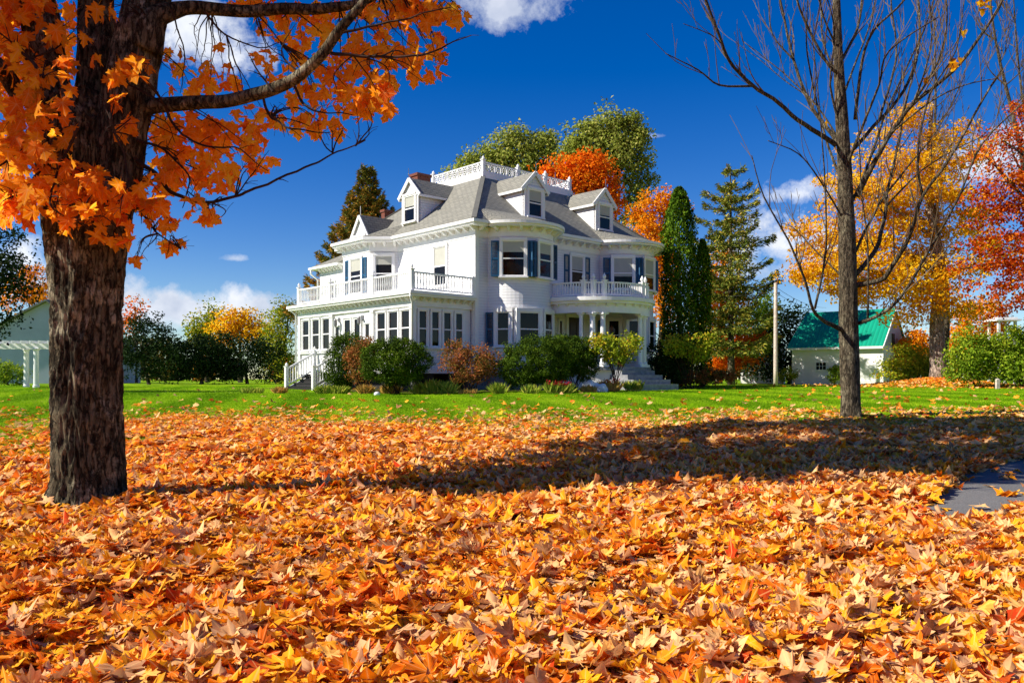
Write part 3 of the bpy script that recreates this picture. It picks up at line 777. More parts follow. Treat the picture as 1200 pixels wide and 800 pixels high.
# dormers -----------------------------------------------------
def roofz(inset): return RZ+SL*(inset+.5)
def dormer(org, t, nv, label=None):
    org = Vector(org); t = Vector(t); nv = Vector(nv)   # nv points inward (uphill)
    def q(a, b, z): p = org+t*a+nv*b; return (p.x, p.y, z)
    d0 = .15; zb = roofz(d0)-.12; zt = 9.78; zp = 10.42; hw = .62; db = (zt-RZ)/SL-.5+.2
    m = MB(); m.add([q(-hw, 0, zb), q(hw, 0, zb), q(hw, db, zb), q(-hw, db, zb), q(-hw, 0, zt), q(hw, 0, zt), q(hw, db, zt), q(-hw, db, zt), q(0, 0, zp-.05)],
                    [(0, 1, 5, 8, 4), (1, 2, 6, 5), (2, 3, 7, 6), (3, 0, 4, 7), (4, 8, 5, 6, 7)][:4]+[(0, 3, 2, 1)])
    body = hb(m, 'dormer', M_SIDE)
    db2 = (zp-RZ)/SL-.5; ov = .07; sl = (zp-zt)/hw; hw2 = hw+.17; ze = zt-sl*.17
    m = MB()
    for s in (-1, 1):
        dbe = (ze-RZ)/SL-.5-.15
        lowf = q(s*hw2, -ov, ze); ridf = q(0, -ov, zp); ridb = q(0, db2+.3, zp); lowb = q(s*hw2, dbe+.35, ze)
        off = Vector((0, 0, -.07))
        a4 = [lowf, ridf, ridb, lowb]; m.hexa([tuple(Vector(x)+off) for x in a4]+a4)
    hb(m, 'dormer_roof', M_ROOF, body, uvroof=True)
    m = MB()
    for s in (-1, 1):
        m.bar(Vector(q(s*(hw2+.02), -ov-.02, ze-.05)), Vector(q(0, -ov-.02, zp-.05)), .05, .15)
        m.bar(q(s*(hw2+.005), -ov, ze-.07), q(s*(hw2+.005), db+.1, ze-.07), .05, .10)
        c = [q(s*hw, -.03, zb), q(s*(hw-.13), -.03, zb), q(s*(hw-.13), .1, zb), q(s*hw, .1, zb)]
        m.hexa(c+[(x[0], x[1], zt) for x in c])
    m.bar(q(-hw2, -ov*.45, ze+.01), q(hw2, -ov*.45, ze+.01), ov*1.1, .06)
    m.bar(q(-hw, -.02, zt-.09), q(hw, -.02, zt-.09), .06, .14)
    hb(m, 'gable_trim', M_WHITE, body)
    window(org-nv*.02, t, -nv, .80, zb+.22, zt-.14, cas=.085, blind=.42, parent=body, name='dormer_window')
    m = MB(); m.tube([q(0, -.1, zp), q(0, -.1, zp+.42)], .014, 5); m.lathe(*q(0, -.1, 0)[:2], [(.01, zp+.10), (.035, zp+.14), (.01, zp+.18)], 6); hb(m, 'lightning_rod', M_METAL, body)
    return body
dormer((3.45, .15), (1, 0), (0, 1)); dormer((HU-3.45, .15), (1, 0), (0, 1)); dormer((.15, v_px(481, .15)), (0, 1), (1, 0))
# small gable over the left bay
def smallgable():
    vc = 7.0; hw = .62; u0 = -.95; zb = 8.02; zp = 8.98
    m = MB(); m.add([(u0, vc-hw, zb), (u0, vc+hw, zb), (u0, vc, zp-.06), (1.2, vc-hw, zb), (1.2, vc+hw, zb), (1.2, vc, zp-.06)], [(0, 1, 2), (3, 5, 4), (0, 3, 4, 1), (1, 4, 5, 2), (2, 5, 3, 0)])
    g = hb(m, 'small_gable', M_WHITE)
    m = MB()
    for s in (-1, 1):
        a4 = [(u0-.06, vc+s*(hw+.15), zb-.16), (u0-.06, vc, zp), (1.6, vc, zp), (1.0, vc+s*(hw+.15), zb-.16)]
        m.hexa([(x, y, z-.06) for x, y, z in a4]+a4)
    hb(m, 'gable_roof', M_ROOF, g, uvroof=True)
    m = MB()
    for s in (-1, 1): m.bar((u0-.08, vc+s*(hw+.17), zb-.2), (u0-.08, vc, zp-.06), .05, .14)
    m.bar((u0-.1, vc-hw, zb-.02), (u0-.1, vc+hw, zb-.02), .1, .1)
    m.tube([(u0, vc, zp), (u0, vc, zp+.4)], .014, 5)
    hb(m, 'gable_trim', M_WHITE, g)
smallgable()
def chimney(u, v, z0, z1, w=.6):
    m = MB(); m.box(u-w/2, u+w/2, v-w*.35, v+w*.35, z0, z1-.12); m.box(u-w/2-.05, u+w/2+.05, v-w*.35-.05, v+w*.35+.05, z1-.12, z1)
    hb(m, 'chimney', M_BRICK, roof)
def placeby(px, py, u=None):
    return None
chimney(1.6, v_px(493, 1.6), 9.0, 1.5+(HY-205)/F*(HC.y+UU.y*1.6+VV.y*v_px(493, 1.6)), .75)
chimney(1.6, v_px(453, 1.6), 8.6, 1.5+(HY-246.5)/F*(HC.y+UU.y*1.6+VV.y*v_px(453, 1.6)), .42)

# railings ----------------------------------------------------
def railing(p, q, z0, z1, step=.13):
    p = Vector(p); q = Vector(q); L = (q-p).length; d = (q-p)/L
    m = MB(); m.seg(p, q, .08, z1-.06, z1); m.seg(p, q, .06, z0+.06, z0+.11)
    k = max(2, int(L/step))
    for i in range(k):
        c = p+d*(i+.5)*L/k; m.lathe(c.x, c.y, [(.024, z0+.11), (.018, z0+.2), (.026, (z0+z1)/2), (.018, z1-.14), (.024, z1-.06)], 8)
    return m
# sun room on the left
SU, SV0, SV1 = -2.9, .22, 9.1
SR = [Vector((SU, SV0)), Vector((-.02, SV0)), Vector((-.02, SV1)), Vector((SU, SV1))]
SRo = SR
hb(MB().box(SU+.04, -.05, SV0+.04, SV1-.04, 1.86, 4.6), 'sunroom_wall', M_WHITE)
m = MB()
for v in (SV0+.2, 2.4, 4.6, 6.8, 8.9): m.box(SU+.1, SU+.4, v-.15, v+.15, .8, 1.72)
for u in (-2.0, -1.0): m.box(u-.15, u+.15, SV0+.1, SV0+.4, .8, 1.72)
m.box(SU+.5, -.02, SV0+.6, SV1-.2, .8, 1.84)  # dark block filling the gap under the floor, standing in for its shade
hb(m, 'porch_pier_and_dark_fill', M_DARK)
def rect_off(d, d2=0): return [Vector((SU-d, SV0-d)), Vector((-.02+d2, SV0-d)), Vector((-.02+d2, SV1+d)), Vector((SU-d, SV1+d))]
m = MB(); m.prism(rect_off(.05), 1.72, 1.92); m.prism(rect_off(.06), 2.64, 2.72)
hb(m, 'sunroom_base', M_WHITE)
m = MB(); m.prism(rect_off(.05), 4.28, 4.62); m.prism(rect_off(.36), 4.621, 4.70); m.prism(rect_off(.42), 4.701, 4.82)
hb(m, 'sunroom_cornice', M_WHITE)
pth = [Vector((SU-.051, SV1+.05)), Vector((SU-.051, SV0-.05)), Vector((SU-.05, SV0-.051)), Vector((-.05, SV0-.051))]
put_brackets(brackets(pth, 4.62, .27, .15, .09, .33, closed=False))
# windows of the sun room: left face groups
for px0, px1 in ((355, 362), (366.5, 374), (378.5, 386), (442.5, 451.5), (456, 466), (470.5, 480)):
    va, vb_ = v_px(px0, SU), v_px(px1, SU); window((SU+.04, (va+vb_)/2), (0, 1), NU, abs(va-vb_)*1.10, 2.78, 4.15, cas=.05, sash=.04, prj=.07)
for px0, px1 in ((402.5, 411.5), (414, 423)):
    va, vb_ = v_px(px0, SU), v_px(px1, SU); window((SU+.04, (va+vb_)/2), (0, 1), NU, abs(va-vb_)-.04, 2.15, 4.05, cas=.05, sash=.07, prj=.06, mid=.3, sill=False, name='glazed_door')
for px0, px1 in ((393, 397.5), (428, 433)):
    va, vb_ = v_px(px0, SU), v_px(px1, SU); window((SU+.04, (va+vb_)/2), (0, 1), NU, abs(va-vb_), 2.6, 3.75, cas=.05, sash=.03, prj=.06)
for px0, px1 in ((491, 500), (506, 514.5), (520, 528.5), (534, 542)):
    ua, ub_ = u_px(px0, SV0), u_px(px1, SV0); window(((ua+ub_)/2, SV0+.04), (1, 0), NV, abs(ua-ub_)*1.12, 2.74, 4.13, cas=.06, sash=.04, prj=.07)
for px in (389, 437, 484.5):
    m = MB(); v = v_px(px, SU) if px != 484.5 else SV0+.05
    m.box(SU-.05, SU+.12, v-.09, v+.09, 1.92, 4.28); m.box(SU-.08, SU+.12, v-.12, v+.12, 4.16, 4.27); m.box(SU-.08, SU+.12, v-.12, v+.12, 1.925, 2.05)
    hb(m, 'pilaster', M_WHITE)
m = MB(); m.box(SU-.05, SU+.12, SV1-.14, SV1+.04, 1.92, 4.28); hb(m, 'pilaster', M_WHITE)
for px in (399, 426.5):   # wall lanterns
    v = v_px(px-2, SU); m = MB(); m.bar((SU+.02, v, 4.02), (SU-.16, v, 4.05), .03, .03); m.lathe(SU-.16, v, [(.02, 4.08), (.08, 4.0), (.07, 3.78), (.03, 3.72)], 8); m.box(SU-.02, SU+.03, v-.05, v+.05, 3.93, 4.12)
    hb(m, 'wall_lantern', M_METAL)
m = MB()   # downspouts
m.tube([(SU-.36, SV0-.34, 4.70), (SU-.36, SV0-.34, 4.58), (SU-.12, SV0-.12, 4.38), (SU-.12, SV0-.12, 1.3)], .045, 8)
hb(m, 'downspout', M_WHITE, smooth=True); m = MB(); m.tube([(SU-.36, SV1+.3, 4.70), (SU-.1, SV1+.12, 4.45), (SU-.1, SV1+.12, 1.3)], .04, 8)
hb(m, 'downspout', M_WHITE, smooth=True)
# deck railing with finialed posts
pv = [v_px(p, SU-.2) for p in (350.5, 387, 437.5)]
pp = [Vector((SU-.2, pv[0])), Vector((SU-.2, pv[1])), Vector((SU-.2, pv[2])), Vector((SU-.2, SV0-.2)), Vector((-.12, SV0-.2))]
for a_, b_ in zip(pp[:-1], pp[1:]):
    d = (b_-a_).normalized()*.06; hb(railing(a_+d, b_-d, 4.83, 5.56), 'deck_railing', M_WHITE)
for i, p in enumerate(pp):
    m = MB()
    if i == 4: m.box(p.x-.06, p.x+.06, p.y-.06, p.y+.06, 4.82, 5.60)
    else: frail(m, p.x, p.y, 4.82, 5.62, .07, .24)
    hb(m, 'deck_post', M_WHITE)

# rear wing beyond the left bay
m = MB(); m.box(-.25, 5, HV+.01, 11.9, .9, 6.95); hb(m, 'wing_wall', M_SIDE)
m = MB(); m.add([(-.6, HV+.02, 7.12), (-.6, 12.3, 7.12), (5, 12.3, 7.12), (5, HV+.02, 7.12), (1.2, HV+.02, 8.1), (1.2, 10.6, 8.1), (5, 10.6, 8.1), (5, HV+.02, 8.1)], [(0, 3, 2, 1), (0, 1, 5, 4), (1, 2, 6, 5), (4, 5, 6, 7), (2, 3, 7, 6), (0, 4, 7, 3)])
hb(m, 'wing_roof', M_ROOF, uvroof=True)
m = MB(); m.box(-.66, 5, HV+.03, 12.36, 7.0, 7.11); hb(m, 'wing_cornice', M_WHITE)
put_brackets(brackets([Vector((-.26, 11.9)), Vector((-.26, HV+.05))], 6.99, .25, .15, .09, .33, closed=False))
m = MB(); m.tube([(-.6, 12.2, 7.0), (-.6, 12.2, 6.8), (-.32, 12.0, 6.5), (-.32, 11.98, 4.9)], .045, 8); hb(m, 'downspout', M_WHITE, smooth=True)
window((-.25, 10.7), (0, 1), NU, .55, 5.3, 6.3, cas=.07)

# portico -----------------------------------------------------
PC = Vector((HU/2, -1.15))
def dshape(R, n=40, vback=.0): return [Vector((PC.x-R, vback))]+arc(PC.x, PC.y, R, -PI, 0, n)+[Vector((PC.x+R, vback))]
m = MB(); m.prism(dshape(2.62, vback=-.01), 4.60, 4.70); m.prism(dshape(2.72, vback=-.01), 4.701, 4.86)
port = hb(m, 'portico_roof', M_WHITE)
m = MB(); m.ring(dshape(2.24), dshape(2.48), 4.22, 4.60, closed=False); hb(m, 'portico_frieze', M_WHITE)
arcp = [p for p in dshape(2.481)]
put_brackets(brackets(arcp, 4.60, .16, .12, .09, .42, closed=False))
m = MB(); m.prism(dshape(2.55, vback=-.01), 1.86, 2.0); hb(m, 'portico_floor', M_CONC)
m = MB(); m.ring(dshape(2.2, vback=-.02), dshape(2.4, vback=-.02), .8, 1.858, closed=False); hb(m, 'portico_base', M_WHITE)
def column(p, z0, z1, r):
    m = MB(); m.box(p.x-r*1.45, p.x+r*1.45, p.y-r*1.45, p.y+r*1.45, z0, z0+.1)
    m.lathe(p.x, p.y, [(r*1.3, z0+.1), (r*1.35, z0+.16), (r*1.05, z0+.2), (r, z0+.25), (r*1.0, z0+(z1-z0)*.4), (r*.84, z1-.2), (r*1.0, z1-.17), (r*.9, z1-.14), (r*1.25, z1-.08), (r*1.25, z1-.07)], 20)
    m.box(p.x-r*1.4, p.x+r*1.4, p.y-r*1.4, p.y+r*1.4, z1-.07, z1)
    o = hb(m, 'column', M_WHITE); return o
for th, r in ((-17, .09), (-5.5, .13), (5, .12), (53, .11), (62, .13), (103, .13), (-60, .13)):
    column(PC+dirth(th)*2.34, 2.0, 4.22, r)
# balcony on the portico
ths = [-52, -14, -4.5, 6, 54, 62, 100, 128]
for a_, b_ in zip(ths[:-1], ths[1:]):
    p, q = math.radians(-132.6+a_), math.radians(-132.6+b_)
    A = arc(PC.x, PC.y, 2.42, p, q, max(2, int((b_-a_)/6)))
    m = MB(); m.ring(arc(PC.x, PC.y, 2.38, p, q, 12), arc(PC.x, PC.y, 2.46, p, q, 12), 5.42, 5.48, closed=False); m.ring(arc(PC.x, PC.y, 2.39, p, q, 12), arc(PC.x, PC.y, 2.45, p, q, 12), 4.93, 4.98, closed=False)
    k = max(1, int((q-p)*2.42/.12))
    for i in range(k):
        c = PC+Vector((math.cos(p+(q-p)*(i+.5)/k), math.sin(p+(q-p)*(i+.5)/k)))*2.42; m.box(c.x-.02, c.x+.02, c.y-.02, c.y+.02, 4.98, 5.42)
    hb(m, 'balcony_railing', M_WHITE)
for th in ths:
    m = MB(); c = PC+dirth(th)*2.42; frail(m, c.x, c.y, 4.86, 5.52, .085, .32); hb(m, 'balcony_post', M_WHITE)
# stone steps to the portico
m = MB()
for i in range(4):
    zt = 1.86-i*.19; y1 = -3.42-i*.36
    m.box(PC.x-1.15-i*.08, PC.x+1.0+i*.06, y1-.36, -3.2 if i else -3.2, .7, zt-.001*i)
hb(m, 'front_steps', M_CONC)
# wooden side stairs of the sun room
v0, v1 = 5.15, 7.5; ub = -4.35; nst = 5
m = MB()
for i in range(nst):
    uu = SU-.03-(i)*(abs(ub-SU)-.05)/nst; zt = 1.80-i*.15
    m.box(uu-.30, uu, v0+.06, v1-.06, zt-.04, zt)
    m.box(uu-.27, uu-.25, v0+.08, v1-.08, zt-.17, zt-.041)
st = hb(m, 'side_steps', M_DARK)
for v in (v0, v1):
    m = MB(); m.bar((SU-.1, v, 1.62), (ub+.05, v, 1.02), .06, .24); m.bar((SU-.08, v, 2.66), (ub, v, 1.93), .07, .07); m.bar((SU-.08, v, 1.93), (ub, v, 1.25), .05, .05)
    for i in range(11):
        f = (i+.5)/11; u = SU-.08+(ub-SU+.08)*f; m.box(u-.02, u+.02, v-.02, v+.02, 1.93-.68*f, 2.66-.73*f)
    hb(m, 'stair_railing', M_WHITE)
    m = MB(); frail(m, ub, v, .9, 2.02, .07, .2); hb(m, 'stair_post', M_WHITE)
    m = MB(); frail(m, SU-.1, v, 1.5, 2.76, .06, .2); hb(m, 'stair_post', M_WHITE)

# garden bed strip around the house
bedpts = [(SU-1.6, SV1+.5), (SU-1.5, 4.9), (SU-1.6, -1.2), (.5, -2.6), (3.0, -3.8), (PC.x, -4.4), (9.5, -3.9), (12.5, -2.5), (13.5, .5)]
def bedfn(a_, b_):
    t = a_*(len(bedpts)-1); i = min(int(t), len(bedpts)-2); f = t-i
    p = Vector(bedpts[i])*(1-f)+Vector(bedpts[i+1])*f; q = Vector((5.5, 4.5)); w = toworld(*(p+(q-p)*b_*.35)); return w.x, w.y
sheet('garden_bed', bedfn, 0, 1, 48, 8, .012, M_MULCH)

# each bracket under the cornices a part; the hidden remainder one stuff part
def bracket_parts():
    allb = []
    for mb in BRK:
        for i in range(0, len(mb.v), 8): allb.append(mb.v[i:i+8])
    def score(b):
        c = sum((Vector(p) for p in b), Vector())/8; w = toworld(c.x, c.y); vis = 0
        if c.y < 1.0 or c.x < .2: vis = 100
        if c.y > HV+.2 or c.x > HU-.2: vis = 0
        return vis-w.y
    allb.sort(key=score, reverse=True)
    for b in allb[:100]: m = MB(); m.hexa(b); hb(m, 'bracket', M_WHITE)
    m = MB()
    for b in allb[100:]: m.hexa(b)
    o = hb(m, 'bracket', M_WHITE); o['kind'] = 'stuff'
bracket_parts()
# ---------------------------------------------------------------- trees and plants
def smooth_path(pts, k=5):
    pts = [Vector(p) for p in pts]; res = []
    P_ = [pts[0]]+pts+[pts[-1]]
    for i in range(1, len(P_)-2):
        for j in range(k):
            t = j/k; a, b, c, d = P_[i-1], P_[i], P_[i+1], P_[i+2]
            res.append(.5*((2*b)+(c-a)*t+(2*a-5*b+4*c-d)*t*t+(3*b-a-3*c+d)*t**3))
    res.append(pts[-1]); return res
def lerp_r(r0, r1, n): return [r0+(r1-r0)*i/(n-1) for i in range(n)]
def interp_list(vals, n):
    return list(np.interp(np.linspace(0, len(vals)-1, n), np.arange(len(vals)), vals))
def bark_tube(m, path, rad, seg=96, amp=.03, sc=1.0, per=6, flare=None, flat=None):
    path = smooth_path(path, per); n = len(path); rad = interp_list(rad, n)
    vs = []; ref = None
    for i, p in enumerate(path):
        d = (path[min(i+1, n-1)]-path[max(i-1, 0)]).normalized()
        if ref is None: ref = Vector((1, 0, 0))
        if flat: ref = Vector((1, 0, 0))
        ref = (ref-d*ref.dot(d)).normalized(); b = d.cross(ref)
        for k in range(seg):
            a = 2*PI*k/seg; dr = ref*math.cos(a)+b*math.sin(a); r = rad[i]
            if flat:
                th_ = math.atan2(dr.x, -dr.y); c1_ = math.cos(th_-flat); c2_ = math.cos(th_+math.radians(17)); f_ = 1.0
                if c1_ > .3: f_ = min(f_, .80/c1_)
                if c2_ > .3: f_ = min(f_, .90/c2_)
                r = r*f_
            q = Vector((dr.x*r*13*sc, dr.y*r*13*sc, p.z*2.6*sc))
            w = noise.noise(q*.35)*.8
            rd = 1-abs(noise.noise(q+Vector((w, w, 0))))*2.0
            rd2 = 1-abs(noise.noise(q*2.1+Vector((5, w, 0))))*2
            big = noise.noise(Vector((dr.x*2.2, dr.y*2.2, p.z*.6)))
            r2 = r*(1+.10*big)+amp*(rd*.7+rd2*.35-.6)
            if flare: r2 += flare(a, p.z)
            vs.append(p+dr*r2)
    fs = [(i*seg+k, i*seg+(k+1) % seg, (i+1)*seg+(k+1) % seg, (i+1)*seg+k) for i in range(n-1) for k in range(seg)]
    m.add(vs, fs)
def to_off(t): return tuple(t)

# ---- left foreground maple
lt = empty('maple_tree', LT, 'big orange sugar maple with thick dark trunk in the left foreground', 'tree')
lo = tuple(LT); Yt = LTY
m = MB()
def fl(a, z):
    h = max(0, LT.z+.55-z); return .62*h*h*h*(.65+.35*math.sin(a*5+1))+.02*h
bark_tube(m, [P(102, 592, Yt), P(102, 560, Yt), P(101, 500, Yt), P(102, 430, Yt), P(103, 360, Yt), P(103, 290, Yt), P(104, 220, Yt+.03), P(104, 150, Yt+.06), P(105, 110, Yt+.06)], [.295, .285, .277, .272, .280, .325, .39, .39, .20], 200, .046, 1.0, 30, fl, math.radians(43))
bark_tube(m, [P(74, 240, Yt+.1), P(64, 150, Yt+.1), P(52, 60, Yt+.15), P(40, -20, Yt+.25), P(10, -160, Yt+.6), P(-30, -330, Yt+1.2)], [.16, .165, .16, .15, .12, .05], 70, .022, 1.2, 12)
bark_tube(m, [P(106, 220, Yt+.2), P(112, 120, Yt+.25), P(113, 30, Yt+.35), P(112, -60, Yt+.7), P(120, -200, Yt+1.5), P(110, -400, Yt+2.6)], [.18, .165, .155, .15, .12, .05], 70, .022, 1.2, 12)
bark_tube(m, [P(132, 240, Yt), P(143, 150, Yt), P(158, 70, Yt+.02), P(174, 0, Yt+.1), P(200, -110, Yt+.4), P(250, -260, Yt+1.2), P(260, -420, Yt+2)], [.21, .205, .20, .185, .15, .11, .04], 80, .022, 1.2, 12)
m.build('trunk', M_BARK, lt, off=lo, smooth=True, recalc=True)
LIMBS = []
def limb(parent, off, pts, rad, mat=None, name='limb', n=10, k=6, store=None):
    path = smooth_path(pts, k); rr = interp_list(rad, len(path))
    path = [p+Vector((noise.noise(p*3), noise.noise(p*3+Vector((7, 0, 0))), noise.noise(p*3+Vector((0, 9, 0)))))*rr[i]*.5 for i, p in enumerate(path)]
    m = MB(); m.tube(path, rr, n); o = m.build(name, mat or M_BARK, parent, off=off, smooth=True, recalc=False)
    if store is not None: store.append((path, rr))
    return path
limb(lt, lo, [P(150, 138, Yt), P(175, 126, Yt), P(230, 121, Yt-.1), P(265, 118, Yt-.2), P(310, 108, Yt-.3), P(345, 91, Yt-.4), P(375, 66, Yt-.5), P(398, 36, Yt-.55), P(422, 8, Yt-.6), P(448, -30, Yt-.6)], [.10, .068, .06, .056, .054, .050, .046, .042, .036, .03], store=LIMBS, n=12)
limb(lt, lo, [P(165, 60, Yt), P(185, 22, Yt), P(215, 10, Yt+.1), P(262, 12, Yt+.2), P(320, 13, Yt+.2), P(380, 10, Yt+.2), P(430, 1, Yt+.1), P(480, -25, Yt)], [.17, .10, .062, .056, .052, .046, .036, .03], store=LIMBS, n=12)
limb(lt, lo, [P(30, 120, Yt), P(-20, 60, Yt-.1), P(-80, 40, Yt), P(-150, 0, Yt+.2)], [.09, .06, .05, .03], store=LIMBS)
tw = [([(387, 63), (429, 66), (484, 66), (511, 58), (551, 41)], Yt-.5, .016), ([(341, 92), (352, 118), (366, 129), (385, 132), (415, 135)], Yt-.4, .014), ([(308, 110), (316, 135), (338, 150), (365, 154), (388, 157)], Yt-.3, .014),
      ([(150, 180), (180, 200), (200, 225), (235, 236), (275, 230), (305, 219), (365, 193), (388, 182), (426, 165)], Yt-.1, .022), ([(160, 165), (190, 175), (220, 205), (215, 245)], Yt-.1, .015), ([(160, 235), (175, 262), (190, 278), (212, 290)], Yt-.1, .014),
      ([(195, 122), (205, 150), (240, 170), (280, 175), (315, 200)], Yt-.2, .014), ([(395, 40), (440, 30), (490, 18), (530, 8)], Yt-.5, .014), ([(320, 108), (300, 80), (290, 60)], Yt-.4, .010), ([(240, 14), (262, 40), (300, 55), (330, 50)], Yt, .011),
      ([(350, 85), (330, 60), (345, 30)], Yt-.4, .010), ([(45, 150), (20, 180), (-10, 200)], Yt-.4, .02), ([(50, 90), (25, 60), (0, 40)], Yt-.5, .02), ([(60, 180), (30, 220), (5, 235)], Yt-.5, .016), ([(90, 150), (70, 200), (60, 240), (90, 262)], Yt-.65, .013), ([(130, 140), (150, 200), (140, 250)], Yt-.65, .012), ([(200, 12), (215, 60), (212, 110)], Yt-.1, .009)]
rt_ = random.Random(3)
mt = MB()
def twig(mb, pts, r0, nsp=8, sp=.10):
    path = smooth_path(pts, 6); rr = lerp_r(r0, r0*.25, len(path)); 
    path = [p+Vector((noise.noise(p*6), noise.noise(p*6+Vector((7, 0, 0))), noise.noise(p*6+Vector((0, 9, 0)))))*.02 for p in path]
    mb.tube(path, rr, 5, False)
    for _ in range(nsp):
        i = rt_.randrange(2, len(path)-1); p = path[i]; d = Vector((rt_.uniform(-1, 1), rt_.uniform(-1, 1), rt_.uniform(-1, 1))).normalized()
        d = (d+(path[i]-path[i-1]).normalized()*.7).normalized(); L = rt_.uniform(.4, 1.6)*sp
        q = p+d*L; mb.tube([p, p+d*L*.5+Vector((0, 0, .01)), q], [rr[i]*.5, rr[i]*.4, .002], 4, False)
    return path
twpaths = []
for pts, Yd, r in tw:
    pth_ = twig(mt, [P(x, y, Yd+.12*math.sin(i*2.1)) for i, (x, y) in enumerate(pts)], r, 14)
    twpaths.append((pth_, [r*.5]*len(pth_)))
# leaf clusters (picture position, half size, count, depth range)
CL = [(30, 40, 42, 50, 80, 6.9, 8.6), (20, 120, 42, 60, 120, 6.7, 8.6), (45, 150, 40, 42, 52, 6.6, 7.3), (30, 200, 45, 40, 95, 6.6, 8.2), (20, 240, 34, 24, 42, 6.7, 7.4), (80, 210, 40, 24, 30, 6.6, 7.2), (110, 235, 48, 26, 34, 6.6, 7.2), (75, 250, 20, 18, 10, 6.6, 7.1),
      (150, 235, 34, 22, 22, 6.7, 7.4), (185, 225, 30, 26, 22, 6.9, 7.8), (135, 275, 24, 12, 9, 6.7, 7.2), (190, 262, 20, 12, 8, 7.0, 7.6), (205, 290, 12, 10, 5, 7.2, 7.6), (232, 245, 18, 16, 9, 7, 7.8), (250, 255, 8, 10, 2, 7.2, 7.8),
      (70, 90, 22, 22, 8, 6.6, 7.1), (125, 85, 28, 18, 9, 6.7, 7.1), (160, 85, 20, 16, 9, 6.7, 7.1), (135, 118, 14, 10, 4, 6.7, 7.0), (150, 150, 16, 12, 6, 6.8, 7.1), (85, 30, 22, 22, 9, 6.7, 7.4), (125, 10, 12, 16, 4, 6.7, 7.2), (20, 5, 40, 14, 40, 6.8, 8.4),
      (150, 30, 6, 30, 8, 8.8, 9.6), (80, 50, 8, 50, 14, 8.8, 9.6), (215, 160, 42, 28, 60, 7.4, 8.8), (265, 165, 42, 24, 46, 7.4, 8.8), (215, 200, 36, 24, 38, 7.2, 8.6), (300, 185, 24, 16, 16, 7.3, 8.4), (255, 205, 30, 20, 24, 7.2, 8.4), (225, 100, 28, 16, 10, 7.8, 9), (245, 75, 26, 26, 8, 7.6, 9), (205, 70, 12, 14, 5, 7.5, 8.4),
      (260, 92, 30, 14, 14, 7.8, 9), (300, 140, 32, 14, 14, 7.6, 8.6), (340, 30, 50, 20, 30, 7.6, 9), (330, 75, 32, 24, 20, 7.6, 8.8), (360, 45, 36, 20, 20, 7.6, 8.8), (385, 90, 36, 28, 30, 7.2, 8.4), (420, 110, 36, 26, 38, 7.2, 8.2), (450, 100, 16, 18, 14, 7.2, 8.0), (435, 128, 24, 14, 16, 7.2, 8),
      (365, 120, 26, 18, 10, 7.3, 8.2), (385, 150, 22, 10, 10, 7.4, 8), (360, 148, 20, 12, 9, 7.4, 8), (320, 140, 16, 16, 6, 7.4, 8), (440, 60, 34, 22, 26, 7.2, 8.2), (475, 65, 20, 14, 10, 7.2, 8), (470, 40, 36, 22, 24, 7.2, 8.4), (460, 10, 44, 14, 34, 7.2, 8.6), (505, 12, 30, 14, 20, 7.2, 8.2),
      (505, 52, 14, 10, 5, 7.3, 8), (515, 75, 12, 10, 4, 7.3, 8), (490, 92, 16, 12, 6, 7.2, 7.8), (525, 25, 16, 8, 4, 7.3, 7.9), (545, 15, 8, 5, 1, 7.4, 7.6), (380, 15, 40, 10, 14, 7.8, 8.8), (300, 5, 50, 6, 12, 7.8, 8.8), (160, 308, 5, 5, 1, 7.2, 7.3), (90, 280, 5, 10, 1, 7.1, 7.2), (410, 75, 16, 16, 8, 7.2, 8)]
pos = []
anchor = []
for (cx, cy, rx, ry, cnt, y0, y1) in CL:
    for _ in range(int(cnt*1.12)):
        a_ = rt_.uniform(0, 2*PI); r_ = math.sqrt(rt_.random()); Yd = rt_.uniform(y0, y1)
        pos.append(P(cx+rx*r_*math.cos(a_), cy+ry*r_*math.sin(a_), Yd))
    # a supporting twig into each cluster
    c = P(cx, cy, (y0+y1)/2)
    best = min(((p-c).length, p) for pth_, rr in LIMBS+twpaths for p in pth_[::2])
    if best[0] < 1.6 and best[0] > .08:
        for k_ in range(3):
            e = P(cx+rx*rt_.uniform(-.8, .8), cy+ry*rt_.uniform(-.7, .7), rt_.uniform(y0, y1)); mid = best[1].lerp(e, .5)+Vector((rt_.uniform(-.1, .1), rt_.uniform(-.1, .1), rt_.uniform(-.05, .12)))
            twig(mt, [best[1], mid, e], .0075, 5, .09)
pos = np.array([tuple(p) for p in pos]); n = len(pos)
tip = np.concatenate([rng.normal(0, .55, (n, 2)), -np.ones((n, 1))*rng.uniform(.3, 1.2, (n, 1))], 1)
nr = np.stack([rng.normal(0, .8, n), rng.normal(-.5, .8, n), rng.normal(.35, .5, n)], 1)
h1 = scatter('crown', T_HANG, pos, nr, tip, rng.uniform(.10, .165, n), np.clip(rng.beta(2.2, 1.8, n), 0, 1), M_MAPLE)
